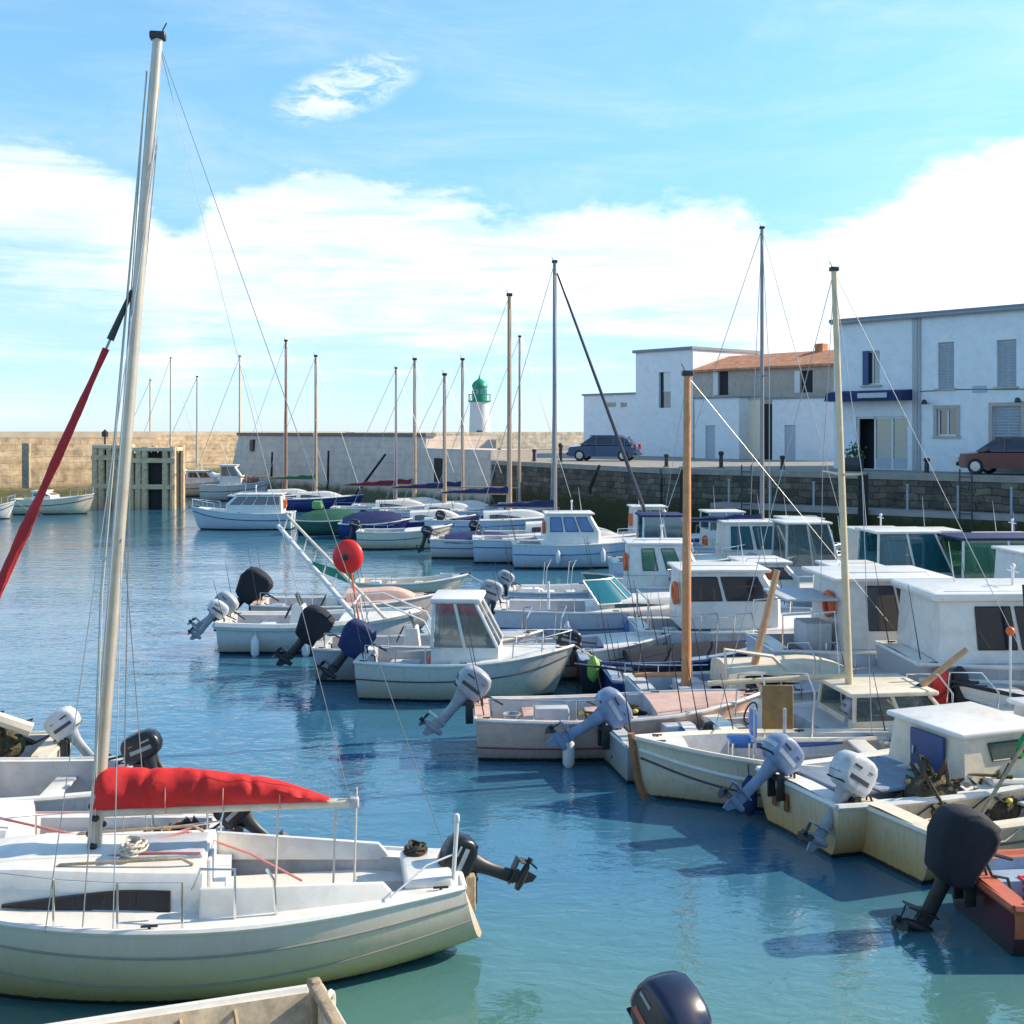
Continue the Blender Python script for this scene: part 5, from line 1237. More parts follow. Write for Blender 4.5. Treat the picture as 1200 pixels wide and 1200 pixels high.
R2b = Boat('motorboat', 'white motorboat behind the net heap at the right edge, bow out of the picture', 'motorboat', 1120, 962, 12, 5.2, 1.9, .72, 1.0, HW, group=grp)
R2b.deck(.05, .45, .25, .14, gel, gel2); R2b.rail(gel, .035); R2b.cabin(1.2, 3.0, 1.3, .6, 1.32, 'solid', .4, wins=[(.1, .45), (.55, .9)]); R2b.rub(BLUS, .8); R2b.bits(); R2b.pulpit(.8)
buoyball('yellow mooring buoy on the boat behind the net heap', R2b.world(.35, .2, .74), .16, yel)
R3 = Boat('motorboat', 'stained white boat with rust streaks, dark blue cabin door and tilted blue outboard', 'motorboat', 932, 986, 21, 5.2, 1.95, .66, .9, HWs, group=grp, tw=.86)
R3.deck(.05, .36, .22, .15, gel, bluint); R3.rail(gel, .04); R3.motor(48, .30, bluec, 0.92); R3.thwart(.14, .5, .3, bluint); R3.bits()
cc_ = R3.cabin(1.95, 3.5, 1.45, .62, 1.22, 'solid', .3, wins=[(.3, .8)], glass=gclear, wallM=gelc, roofM=gel)
g = MB(); g.rbox((1.945, -.05, .84), (.04, .62, .66), .015); dr_ = g.build('door', dblue, cc_)
g = MB(); g.tube((1.91, .18, .85), (1.91, .18, .95), .012); g.build('handle', steel, dr_)
g = MB()
for y_ in (.18, .44): g.rbox((-.012, y_, .42), (.012, .09, .22), .004)
g.build('rust_plate', rust, R3.root)
g = MB(); g.rbox((1.0, .05, .68), (1.35, 1.25, .06), .03); g.build('grey_cover', mat('slate_canvas', (0.22, 0.28, 0.36), 0.8, var=.2, bump=.4, bs=8), R3.root)
t = item('fuel_can', 'blue fuel can on the grey cover of the boat with rust streaks', 'can', R3, .55, -.45, .72); g = MB(); g.rbox((0, 0, .12), (.4, .22, .24), .05); g.build('body', blup, t); g = MB(); g.path([(-.1, 0, .24), (-.08, 0, .30), (.08, 0, .30), (.1, 0, .24)], .016); g.tube((.15, 0, .24), (.15, 0, .28), .03); g.build('handle', blup, t)
R4 = Boat('wooden_boat', 'broad white wooden boat with dark stem post pointing left, in front of the pale mast', 'fishing boat', 742, 937, 181, 5.0, 2.0, .72, .84, HC, anchor=1.0, group=grp, double=True, p=1.9, rake=.15, sag=.08)
R4.deck(.08, .86, .3, .12, gel, gel2); R4.rail(gelc, .04, stern=False); R4.rub(DARKS, .66, .016); R4.rub(gel, .84, .03, 'white_strake')
g = MB(); g.path([(5.0+.03, 0, .90), (4.99, 0, .6), (4.93, 0, .25), (4.80, 0, -.1)], .055, .06, 6); g.build('stem_post', wood, R4.root); R4.thwart(.35, .6); R4.thwart(.6, .62); R4.bits()
g = MB(); g.rbox((2.9, -.55, 1.12), (.44, .05, .62), .02); g.build('brown_board', mat('brown_board', (0.30, 0.17, 0.06), 0.7, var=.3, vs=9), R4.root)
g = MB(); g.rbox((3.2, .25, .86), (.5, .04, .04), .01)
for x_ in (3.0, 3.4): g.rbox((x_, .25, .98), (.04, .04, .62), .01)
g.build('seat_frame', gel2, R4.root)
for k_, x_ in enumerate((3.55,)):
    t = item('folding_chair', 'small blue seat standing in the broad wooden boat', 'chair', R4, x_, .1, .42); g = MB()
    g.rbox((0, 0, .42), (.34, .34, .04), .015); g.build('seat', blup, t); g = MB(); g.rbox((-.16, 0, .64), (.04, .34, .34), .015); g.build('backrest', blup, t)
    for a_, b__ in ((-1, -1), (-1, 1), (1, -1), (1, 1)): g = MB(); g.tube((a_*.14, b__*.14, 0), (a_*.14, b__*.14, .41), .015); g.build('leg', steel, t)
coil('pale rope coil in the broad wooden boat', R4, 2.0, .2, .33, .2)
R4b = Boat('sailboat', 'white boat with cream curved rail and tall pale mast, beside the blue cabin door', 'sailboat', 835, 878, 8, 5.4, 2.0, .64, .84, HW, group=grp, Y=17.7)
R4b.deck(.05, .34, .3, .15, gel, gel2); R4b.rail(gelc, .045); R4b.rub(gelc, .88, .03)
R4b.cabin(1.9, 3.4, 1.35, .60, 1.12, 'open', .3, glass=gclear, wallM=gelc, roofM=gelc, sill=.78)
R4b.mast(2.15, .6, ZO(318, 18.0), .06, lean=(-.26, 0), material=mat('pale_mast', (0.66, 0.52, 0.34), 0.4, 0.1, var=.12), boom=(1.32, 2.2, -.06, .0)); R4b.bits()
t = item('mooring_buoy', 'round dark tyre fender hanging on the blue grey boat', 'fender', R4b, -.02, .0, .40); g = MB(); g.torus((0, 0, 0), .22, .075, Euler((0, R(90), 0)).to_matrix(), 20, 9); g.build('tyre', rubber, t)
t.name = 'tyre_fender'
t = item('boathook', 'pale wooden pole leaning to the right above the curved rail boat', 'pole', R4b, 3.1, -.3, 1.17); g = MB(); g.tube((0, 0, 0), (.75, 0, .55), .055, .045); g.build('shaft', woodl, t)
g = MB(); g.tube((-.04, 0, -.03), (.02, 0, .015), .062); g.build('ferrule', dmetal, t)
R5 = Boat('motorboat', 'lilac grey boat with big blue outboard, between the pink boat and the broad wooden boat', 'motorboat', 716, 905, 12, 5.0, 1.9, .58, .82, HG, group=grp)
R5.deck(.04, .6, .2, .13, gel2, bluint); R5.rail(gel, .032); R5.motor(58, .1, bluec, 1.01); R5.thwart(.2, .46, .3, gel2); R5.thwart(.42, .46, .3, gel2); R5.console(2.2, .2); R5.bits(); R5.fender(.12, -1, gelc, .1)
bucket('blue bucket in the lilac grey boat', R5, .7, -.2, .21, blup); coil('white rope coil on the thwart of the lilac grey boat', R5, 1.1, .3, .5, .15)
R6 = Boat('motorboat', 'faded pink and white boat with small grey outboard reaching down to the water', 'motorboat', 556, 880, 3, 4.6, 1.8, .66, .88, HP, group=grp, band=pinkd)
R6.deck(.05, .6, .22, .13, pinkd, gel2); R6.rail(gel, .03); R6.rub(mat('red_line', (0.25, 0.05, 0.05), .5), .7, .014); R6.motor(38, .1, greyc, .98); R6.thwart(.2, .5, .3, pinkd); R6.thwart(.42, .5, .3, pinkd); R6.bits(); R6.fender(.3, -1)
crate('white crate on the faded pink boat', R6, 1.2, .1, .23, frame_w); nets('net heap amidships on the faded pink boat', R6, 2.2, 0, .4, .45, .4, .3, 4)
bucket('grey bucket next to the crate on the faded pink boat', R6, .6, .3, .23, greyc)
R6.line((4.5, 0, .95), (7.4, 2.6, 1.1), .4, .012)

for b in (R2, R3, R4, R5):
    g = MB(); pts = []
    for i in range(14):
        t = .10+.05*i; t = t if b is not R4 else 1-t; v = Vector((b.L*t, -(b.hb(t)+.015), b.sheer(t)-.02-.16*abs(math.sin(i*1.05))))
        pts.append(v)
    g.path(pts, .011, n=5); g.build('grab_line', ropeo if b in (R3, R5) else ropem, b.root)
R3.fender(.12, -1, blup, .1); R4.fender(.72, 1, navy, .1); R4.fender(.5, 1, frame_w, .1)
for b, x_, y_ in ((R3, .55, .3), (R2, .7, -.3), (R5, 1.6, -.1)):
    g = MB(); pts = [Vector((x_+.25*math.cos(i*.8)*(1+.2*math.sin(i*.31)), y_+.2*math.sin(i*.8), b.sheer(.15)*.45+.02+.008*i)) for i in range(34)]; g.path(pts, .012, n=5); g.build('loose_rope', ropeb if b is R5 else ropem, b.root)
# wooden masted boat
Wm = Boat('sailboat', 'old boat with the orange brown wooden mast rising beside the tiled houses', 'sailboat', 742, 838, 6, 5.2, 1.9, .7, .95, HB, Y=20.3)
Wm.deck(.05, .5, .25, .15, gel2, bluint); Wm.rail(gel, .03); Wm.bits(); Wm.thwart(.18, .5)
Wm.mast(.92, .35, ZO(440, 20.3), .085, lean=(.02, 0), material=mat('orange_mast', (0.56, 0.26, 0.11), 0.5, var=.25, vs=7), stays=True, spread=False, boom=(.85, .9, .0, .0), wires=.0035)
g = MB(); g.tube((1.95, -.3, .75), (2.42, -.3, ZO(670, 20.0)), .07, .055); g.build('raised_spar', woodl, Wm.root)
coachroof(Wm, 1.5, 3.9, 1.2, .8, 0, .4, (1.8, 2.9), m=gelc)
g = MB(); g.path([(1.5, -.5, .7), (1.45, -.5, 1.35), (2.3, -.4, 1.2), (2.6, -.45, .9)], .035); g.build('folded_canvas_hood', gelc, Wm.root)

# ================= middle-left group =================
grp2 = 'small motorboats in the middle of the harbour'
R7 = Boat('motorboat', 'white motorboat with upright glazed wheelhouse and navy covered outboard, in the centre', 'motorboat', 424, 812, -3, 4.05, 1.95, .74, .95, hull_mat('hull_wheelhouse', (0.50, 0.50, 0.47), stain=(0.42, 0.36, 0.18), stain_h=.5), group=grp2)
R7.deck(.05, .44, .25, .14, gel, gel2); R7.rail(gel, .03); R7.rub(DARKS, .80, .014)
R7.cabin(1.40, 2.65, 1.35, .70, 1.80, 'open', .42, roofM=gel, glass=gclear, sill=1.0, over=.08, rth=.1); R7.motor(34, .0, navy, 1.01, cover=True); R7.pulpit(.72, .3); R7.bits(); R7.thwart(.15, .5)
t = item('red_flag_marker', 'red round marker on a white pole above the small boats', 'marker', R7, -.35, 2.6, .6)
mp_ = PW(424, 735); t.location = W(424, 25.6, .55); rr2 = t.rotation_euler[2]
t.rotation_euler = (0, 0, 0); g = MB(); tx = (408-424)/F*25.6; tz = ZO(652, 25.6)-.55
g.tube((0, 0, 0), (tx*1.02, 0, tz+.1), .022); g.build('pole', orgb, t)
g = MB(); g.ball((tx, -.05, tz), .33, 18, 12, (1, .35, 1.12)); g.build('disc', redb, t)
g = MB(); g.lathe([(.02, -.06), (.07, -.05), (.07, .05), (.02, .06)], (tx-.03, -.17, tz), 10, Euler((R(90), 0, 0)).to_matrix()); g.build('hub', dmetal, t)
R8 = Boat('motorboat', 'grey boat with large black outboard, just behind and left of the glazed wheelhouse boat', 'motorboat', 372, 792, 2, 4.6, 1.85, .68, .9, HG, group=grp2)
R8.deck(.05, .6, .2, .13, gel2, gel2); R8.rail(gel, .03); R8.motor(36, .1, blkc, 1.06, cover=True); R8.console(1.7, .2, .8); R8.thwart(.15, .5); R8.bits()
g = MB()
for sd_ in (-1, 1): g.path([(.9, sd_*.7, .7), (.8, sd_*.66, 1.55), (1.3, sd_*.6, 1.6), (2.2, sd_*.6, 1.2), (2.4, sd_*.7, .8)], .022)
g.tube((.8, -.66, 1.55), (.8, .66, 1.55), .02); g.build('frame_arch', frame_w, R8.root)
R9a = Boat('motorboat', 'white inflatable edged boat with two small tilted outboards at its left end', 'motorboat', 262, 760, 2, 4.5, 1.9, .66, .85, HW, group=grp2, tw=.9)
R9a.deck(.04, .6, .2, .14, gel, gel2); R9a.rail(gel, .09); R9a.motor(46, .25, greyc, .95); R9a.motor(36, -.4, whitec, .8, steer=15); R9a.thwart(.2, .5); R9a.console(1.5, .2, .8); R9a.bits(); R9a.fender(.2, -1); R9a.fender(.45, -1)
# leaning spars with the teal pennant
def leaning(nm, label, cat, P0, P1, Y0, Y1, r, material):
    a = Vector((W(P0[0], Y0).x, Y0, ZO(P0[1], Y0))); b = Vector((W(P1[0], Y1).x, Y1, ZO(P1[1], Y1))); t = thing(nm, label, cat, b); g = MB(); g.tube((0, 0, 0), a-b, r, r*.8, 8)
    g.build('shaft', material, t); return t, a-b
t, v_ = leaning('lowered_spar', 'pale lattice spar slanting down from the left over the small boats, teal pennant on it', 'spar', (326, 616), (432, 742), 27.5, 25.5, .06, frame_w)
g = MB(); v2 = Vector((.10, 0, .12)); g.tube(v2*1.6+Vector((.2, 0, .12)), v_*1.0+v2*2.0, .04, .03)
for k in range(9): g.tube(v_*(k/9+.05), v_*(k/9+.1)+v2*2.0, .016, n=5)
g.build('lattice', gelc, t)
g = MB(); c_ = v_*.60; g.hexa([c_+Vector(q) for q in ((0, -.015, -.05), (.95, -.015, -.42), (.95, .015, -.42), (0, .015, -.05), (0, -.015, .12), (.92, -.015, -.18), (.92, .015, -.18), (0, .015, .12))]); g.build('pennant', teal, t)
R9b = Boat('motorboat', 'pale pink decked boat with black outboard, farthest of the left middle group', 'motorboat', 300, 732, 2, 4.6, 1.8, .72, .9, HP, group=grp2, Y=30.0)
R9b.deck(.05, .5, .25, .13, pinkd, gel2); R9b.rail(gel, .03); R9b.motor(40, .0, blkc, 1.19, cover=True); R9b.bits(); R9b.thwart(.2, .5); R9b.console(1.7, .25, .6); coachroof(R9b, 2.3, 4.0, 1.1, .7, 0, .3, None, m=pinkd)
R9 = Boat('rowing_boat', 'small sunlit cream dinghy lying between the red marker and the far boats', 'dinghy', 418, 694, 0, 3.4, 1.35, .42, .62, HC, Y=36.5)
R9.deck(.05, .85, .12, .08, gelc, gelc); R9.rail(gel, .04); R9.thwart(.3, .32, .25, gelc); R9.thwart(.55, .34, .25, gelc)
crate('white box in the bow of the cream dinghy', R9, 2.75, 0, .35, frame_w, d=(.4, .3, .3))

# ================= middle group =================
grp3 = 'cabin boats in the middle rows'
M1 = Boat('motorboat', 'blue white cruiser with raked teal windscreen in the middle of the harbour', 'motorboat', 582, 758, -2, 5.4, 2.1, .98, 1.2, HB, group=grp3, Y=27.6)
M1.deck(.05, .38, .45, .15, gel, gel2); M1.rail(gel, .03); M1.windshield(3.2, 1.12, .52, 1.7, mat('teal_acrylic', (0.02, 0.16, 0.22), .12), .5); coachroof(M1, 2.3, 4.9, 1.5, .9, 0, .22, (2.7, 3.9)); M1.rub(BLUS, .84, .02); M1.motor(20, 0, greyc, 0.88); M1.pulpit(.75, .35); M1.bits(); M1.bench(.4, 1.9, .45, .7); M1.fender(.3, -1); M1.fender(.55, -1, blup)
g = MB(); g.tube((1.2, -.75, 1.0), (1.2, -.75, 1.62), .03); g.build('post', frame_w, M1.root)
M2 = Boat('motorboat', 'dark boat under black and navy covers with a green fender, left of the wooden mast', 'motorboat', 676, 812, 2, 3.9, 1.8, .62, .85, HD, group=grp3, Y=23.4)
M2.deck(.05, .5, .2, .13, bluint, bluint); M2.rail(dblue, .035); M2.tarp(.25, .85, .34, blkc); M2.fender(.06, -1, mat('lime_fender', (0.25, 0.5, 0.08), 0.5), .12, .4, -.1); M2.bits(); M2.motor(15, 0, black, .9)
M2b = Boat('motorboat', 'dark blue open boat with slanting oar tucked against the dark covered boat', 'motorboat', 712, 832, 4, 4.2, 1.7, .55, .75, HN, group=grp3, Y=21.9)
M2b.deck(.05, .7, .18, .12, bluint, bluint); M2b.rail(bluint, .035); M2b.thwart(.25, .42, .28, bluint); M2b.thwart(.5, .42, .28, bluint)
g = MB(); g.tube((-.3, -.3, .75), (1.5, -.5, .5), .025); g.rbox((-.45, -.28, .77), (.4, .14, .025), .01, ry=.14); g.build('oar', dmetal, M2b.root); M2b.fender(.5, -1, blup)
M3 = Boat('motorboat', 'white wheelhouse boat with dark side windows directly behind the wooden mast', 'motorboat', 742, 782, 2, 5.0, 2.1, .88, 1.1, HB, group=grp3, Y=25.5)
M3.deck(.05, .3, .4, .14, gel, gel2); M3.rail(gel, .03); M3.cabin(.9, 3.0, 1.6, .9, 2.05, 'solid', .35, wins=[(.08, .42), (.47, .93)], roofM=gel); M3.rub(BLUS, .85, .02); M3.pulpit(.72, .35); M3.bits(); M3.fender(.3, -1)
g = MB(); g.path([(.2, -.8, .9), (.2, -.8, 1.5), (.2, .8, 1.5), (.2, .8, .9)], .02); g.build('stern_arch', steel, M3.root)
M4 = Boat('motorboat', 'large white cabin boat with a pair of dark side windows, behind the tall pale mast', 'motorboat', 890, 828, 4, 6.0, 2.3, 1.12, 1.35, HB, group=grp3, Y=22.0)
M4.deck(.05, .2, .5, .16, gel, gel2); M4.rail(gel, .035); M4.rub(DARKS, .88, .02)
M4.cabin(1.25, 3.35, 1.8, 1.12, 2.32, 'solid', .35, wins=[(.24, .54), (.58, .93)], roofM=gel, over=.22, sill=1.45); M4.pulpit(.7, .4); M4.bits(); M4.fender(.2, -1); M4.fender(.52, -1, blup)
g = MB(); g.path([(.15, -.95, 1.1), (.15, -.95, 1.75), (1.1, -.95, 1.8)], .018); g.path([(.15, .95, 1.1), (.15, .95, 1.75), (1.1, .95, 1.8)], .018); g.build('guard_rail', steel, M4.root)
g = MB(); g.rbox((.75, 0, 1.98), (.95, 1.5, .05), .02); g.build('aft_canopy', mat('pale_canvas', (0.50, 0.52, 0.56), .8, var=.1), M4.root)
g = MB(); g.rbox((.9, -.3, 1.3), (.5, .7, .5), .04); g.build('seat_box', gel2, M4.root)
M5 = Boat('motorboat', 'large white cabin boat with dark windows at the right edge, red fender at stern', 'motorboat', 1050, 845, 2, 6.5, 2.4, 1.30, 1.5, HG, group=grp3, Y=19.9)
M5.deck(.05, .12, .6, .16, gel, gel2); M5.rail(gel, .04); M5.rub(DARKS, .80, .02); M5.rub(gel, .9, .05, 'white_strake')
M5.cabin(.35, 3.6, 1.9, 1.3, 2.28, 'solid', .35, wins=[(.20, .40), (.43, .66), (.70, .93)], roofM=gel, over=.16, sill=1.52, rth=.14); M5.bits(); M5.pulpit(.7, .4)
M5.fender(.09, -1, mat('black_fender', (0.02, 0.02, 0.025), .6), .13, .85, -.45)
M5.fender(.045, -1, redb, .13, .80, -.45)
t = thing('marker_post', 'thin white post with an orange and white top, in front of the right cabin boat', 'post', W(1184, 18.2, 0.9)); g = MB(); g.tube((0, 0, -.2), (0, 0, 1.0), .02); g.build('pole', frame_w, t)
g = MB(); g.ball((0, 0, 1.05), .07, 10, 8); g.build('top', orgb, t)
M6 = Boat('wooden_boat', 'navy blue boat with white upper strake and its stem pointing left, at the right edge', 'fishing boat', 1122, 868, 182, 4.8, 1.9, .80, 1.08, HN, anchor=1.0, group=grp3, Y=18.6, p=2.0, rake=.45, band=gel)
M6.deck(.1, .8, .35, .13, gel2, bluint); M6.rail(dmetal, .035); M6.rub(gel, .82, .03); M6.thwart(.4, .7); M6.thwart(.6, .7); M6.bits()
g = MB(); g.tube((3.6, 0, .6), (3.75, 0, 2.6), .03); g.tube((3.7, 0, .9), (4.8, 0, 1.08), .025); g.build('spar', dmetal, M6.root)

# back rows on the right
grp4 = 'boats packed in the back rows below the quay'
def small_cabin(label, px, py, Y, head, L, B, f0, x0, x1, zr, kind, glass, wall=None, roof=None, hull=None, motorM=None, wins=None, sill=None, extra=None, rub=BLUS, front=.35):
    b = Boat('motorboat', label, 'motorboat', px, py, head, L, B, f0, f0+.2, hull or HB, group=grp4, Y=Y)
    b.deck(.05, max(.1, x0/L-.03), f0*.45, .13, gel, gel2); b.rail(gel, .03)
    if rub: b.rub(rub, .84, .018)
    b.cabin(x0, x1, B*.76, f0, zr, kind, front, roofM=roof or gel, wallM=wall or gel, glass=glass, wins=wins, sill=sill); b.pulpit(.74, .35); b.bits()
    if motorM: b.motor(25, 0, motorM, 0.88)
    b.fender(.3, -1); b.fender(.6, -1, blup if int(px) % 2 else None)
    return b
small_cabin('white boat with teal wheelhouse windows and flat white roof, right of the tall pale mast', 1000, 722, 30.5, 4, 5.0, 2.0, .95, .35, 2.3, 2.42, 'open', gteal, sill=1.45, front=.45)
b = small_cabin('boat with green tinted wheelhouse under a navy canopy near the right edge', 1098, 726, 29.5, 3, 5.4, 2.1, .95, .3, 2.9, 2.35, 'open', ggreen, sill=1.4, roof=navy)
buoyball('orange mooring buoy on the deck of the green windowed boat', b.world(1.75, -1.18, 1.05), .24, orgb)
b = Boat('motorboat', 'white cabin boat with dark square windows just before the green windowed one', 'motorboat', 1145, 760, 2, 5.6, 2.1, 1.0, 1.2, HB, group=grp4, Y=26.6)
b.deck(.05, .2, .5, .14, gel, gel2); b.rail(gel, .03); b.cabin(.7, 3.0, 1.6, 1.0, 2.3, 'solid', .3, wins=[(.1, .35), (.4, .62), (.68, .9)], sill=1.6); b.bits()
small_cabin('pale grey boxy cabin boat left of the teal windowed wheelhouse', 885, 690, 35, 4, 4.8, 1.9, .85, .7, 2.3, 2.3, 'open', gclear, wall=gel2, sill=1.1, motorM=greyc)
small_cabin('white boat with dark teal windows between the two wooden spars', 822, 678, 38.5, 3, 4.8, 1.9, .85, .6, 2.7, 2.05, 'solid', gteal, wins=[(.1, .45), (.52, .95)], sill=1.25)
small_cabin('blue white boat with tall teal wheelhouse left of the wooden mast', 716, 672, 38, 2, 4.6, 1.9, .9, .9, 2.5, 2.3, 'open', gteal, sill=1.25, roof=navy)
small_cabin('large pale blue cabin boat below the tall dark mooring post', 600, 660, 44, 2, 5.4, 2.1, .9, 1.2, 3.2, 1.95, 'solid', mat('pale_blue_window', (0.10, 0.2, 0.42), .15), wins=[(.08, .32), (.38, .62), (.68, .92)], sill=1.35)
small_cabin('white boat with two dark green windows in front of the teal windowed wheelhouse', 690, 712, 32, 0, 5.0, 2.0, .95, 1.0, 2.9, 2.0, 'solid', ggreen, wins=[(.2, .42), (.55, .78)], sill=1.35)
small_cabin('low white motorboat seen between the wooden mast and the boxy cabin boat', 800, 716, 31, 4, 5.0, 2.0, .85, 1.4, 2.9, 1.6, 'solid', gdark, motorM=bluec)
small_cabin('low white and blue boat right of the boxy cabin boat, before the tall pale mast', 905, 740, 28.6, 3, 5.0, 2.0, .9, 1.3, 2.8, 1.75, 'solid', gteal, motorM=whitec)
buoyball('small orange buoy on the low boat between the masts', W(898, 30.5, 1.2), .18, orgb)
small_cabin('white boat half hidden behind the teal windowed wheelhouse at the right', 960, 690, 36, 4, 5.0, 2.0, .9, 1.0, 2.8, 2.0, 'solid', gdark)
small_cabin('small white cabin boat right under the dark quay wall below the red car', 1120, 700, 34, 3, 4.8, 1.9, .85, .8, 2.5, 2.0, 'solid', gdark)
small_cabin('white cabin boat close under the quay ladder', 1040, 690, 37, 3, 4.6, 1.9, .8, .8, 2.3, 1.9, 'open', gclear)
small_cabin('white cuddy boat lying under the quay wall below the low white blocks', 800, 655, 44, 5, 4.8, 1.9, .8, .8, 2.4, 2.0, 'open', gteal)
small_cabin('white cuddy boat moored under the quay wall below the tiled house', 885, 655, 42, 5, 4.8, 1.9, .8, .9, 2.5, 1.9, 'solid', gdark)
small_cabin('blue hulled cabin boat under the quay wall below the gable house', 715, 650, 47, 3, 4.8, 1.9, .8, .8, 2.4, 2.0, 'solid', gdark, hull=hull_mat('hull_blue', (0.06, 0.12, 0.32)), rub=gel)

for lab, px_, Y_, hd, L_, hm, dm, rl, mt in (('low white open boat between the glazed wheelhouse boat and the cruiser with teal windscreen', 556, 24.6, 2, 4.2, HW, gel2, gel, black),
        ('small pale open boat behind the stern of the teal windscreened cruiser', 596, 33.5, 1, 4.2, HB, gel, gel, greyc), ('white open boat squeezed between the wooden masted boat and the large cabin boat', 868, 20.3, 5, 4.2, HG, gel2, gelc, None),
        ('little cream boat beneath the dark windows of the white wheelhouse boat', 770, 23.6, 4, 4.0, HC, gelc, gelc, None), ('white open boat alongside the stern of the navy boat with white upper strake', 1010, 17.6, 8, 4.4, HW, gel2, gelc, greyc),
        ('blue trimmed open boat just behind the blue seat of the broad wooden boat', 800, 17.6, 6, 4.0, HB, gel2, BLUS, None)):
    b = Boat('motorboat', lab, 'motorboat', px_, 0, hd, L_, 1.75, .58, .85, hm, group='open boats tucked between the larger ones', Y=Y_)
    b.deck(.05, .62, .2, .12, gel, dm); b.rail(rl, .035); b.thwart(.2, .44); b.thwart(.42, .44); b.bits(); b.rub(DARKS, .8, .014)
    if mt: b.motor(30, 0, mt, .8)
    g = MB(); pts = [(1.0, -.72, .6), (1.05, -.7, 1.25), (1.2, 0, 1.38), (1.05, .7, 1.25), (1.0, .72, .6)]; g.path(pts, .014); g.path([(x+.7, y, z) for x, y, z in pts], .014); g.build('hoop', steel, b.root)
# sailing boats in the far rows
grp5 = 'masted boats in the far rows'
def sailer(label, px, Y, head, L, B, f, ytop, material=None, cover=None, hull=None, lean=(0, 0), r=.06, mx=.55, boom=True, roof=True, stays=True, spread=True, Mz=None, roofM=None, wires=.012):
    b = Boat('sailboat', label, 'sailboat', px, 0, head, L, B, f, f+.2, hull or HB, anchor=mx, group=grp5, Y=Y)
    b.deck(.06, .35, f*.5, .15, gel, gel2); b.rail(gel, .03); b.rub(BLUS, .85, .02)
    if roof: coachroof(b, L*.38, L*.8, B*.62, B*.4, 0, .4, (L*.42, L*.62), m=roofM)
    b.mast(L*mx, f, ZO(ytop, Y), r, lean, material, boom=(f+1.15, L*mx*.85, .05) if boom else None, cover=cover, stays=stays, spread=spread, wires=wires); b.bits()
    return b
bw = mat('brown_mast', (0.30, 0.17, 0.11), 0.5, var=.2); gm = mat('grey_mast', (0.26, 0.25, 0.26), 0.45, .2, var=.1); tm2 = mat('tan_mast', (0.46, 0.31, 0.20), 0.5, var=.15)
b = sailer('sailboat with the tall grey mast and a dark rolled sail slanting down to the right', 650, 46, 2, 7.0, 2.3, .9, 308, gm, (navy, .3), mx=.45, stays=True, r=.10)
g = MB(); mtop = Vector((7.0*.45, 0, ZO(308, 46))); g.tube((7.0*.985, 0, 1.2), mtop+Vector((0.1, 0, -.4)), .085, .04, 8); g.build('furled_jib', mat('dark_furled_canvas', (0.05, 0.06, 0.09), .8), b.root)
sailer('two masted looking wooden sailboat with tall brown mast right of the lighthouse', 597, 56, 3, 7.2, 2.3, .9, 347, tm2, (navy, .35), r=.13)
sailer('sailboat with a thin tan mast close behind the tall brown mast by the lighthouse', 609, 62, 3, 6.5, 2.2, .9, 395, tm2, None, r=.08)
sailer('sailboat with a very tall thin grey mast in front of the tiled house', 893, 39, 6, 6.8, 2.2, .9, 268, gm, (navy, .25), r=.075)
sailer('sailboat with dark thin mast at the middle of the grey pier', 464, 66, 3, 6.4, 2.2, .8, 432, gm, (maroon, .34), r=.08)
sailer('sailboat with tan mast just right of the dark thin mast at the grey pier', 486, 68, 3, 6.4, 2.2, .8, 422, tm2, (maroon, .34), r=.12)
sailer('sailboat with tan mast at the right end of the grey pier', 521, 63, 3, 6.2, 2.2, .8, 440, tm2, (navy, .32), r=.12)
sailer('sailboat with slim tan mast between the pier end and the lighthouse', 542, 65, 3, 6.2, 2.2, .8, 422, tm2, (navy, .32), r=.11)
sailer('sailboat with brown mast before the left part of the grey pier', 335, 78, 4, 6.6, 2.2, .8, 400, bw, None, r=.11, hull=HN)
sailer('sailboat with grey brown mast right of the brown mast at the grey pier', 370, 75, 4, 6.6, 2.2, .8, 418, tm2, (greenc, .3), r=.11, hull=HN)
for px_, yt, Y_, m_, lab in ((231, 442, 108, 'pale_mast', 'far sailboat with thin pale mast left in the harbour mouth'), (281, 418, 100, 'pale_mast', 'far sailboat with pale mast at the left corner of the grey pier'),
                             (200, 420, 116, 'pale_mast', 'far sailboat whose faint mast rises behind the right timber dolphin'), (176, 446, 118, 'pale_mast', 'far sailboat whose faint mast rises behind the dark dolphin opening'),
                             (46, 470, 100, 'pale_mast', 'far sailboat with short pale mast behind the orange breakwater')):
    if px_ == 46: continue
    sailer(lab, px_, Y_, 20, 7, 2.3, 1.0, yt, MATS[m_], None, r=.10, spread=False, hull=HW, wires=.02)
# far white boats at the left
def cruiser(label, px, Y, head, L, B, f, x0, x1, zr, wins, hull=None, sill=None, name='motorboat', glass=None):
    b = Boat(name, label, 'motorboat', px, 0, head, L, B, f, f+.3, hull or HW, group='motorboats in the far left of the harbour', Y=Y)
    b.deck(.05, x0/L-.02, f*.5, .15, gel, gel2); b.rail(gel, .035); b.rub(DARKS, .8, .025); b.cabin(x0, x1, B*.78, f, zr, 'solid', .5, wins=wins, roofM=gel, sill=sill, glass=glass or gdark); b.pulpit(.74, .4); b.bits(); return b
cruiser('low white cruiser with four dark windows lying before the left end of the grey pier', 344, 61, 182, 5.2, 2.0, .85, .5, 3.3, 1.75, [(.04, .26), (.3, .5), (.54, .72), (.76, .95)], HB)
b = Boat('motorboat', 'dark green covered boat right of the low white cruiser', 'motorboat', 350, 0, 2, 3.6, 1.8, .7, .9, HGN, group=grp5, Y=58); b.deck(.05, .5, .3, .12, greenc, gel2); b.tarp(.05, .8, .9, greenc); b.rail(gel, .03)
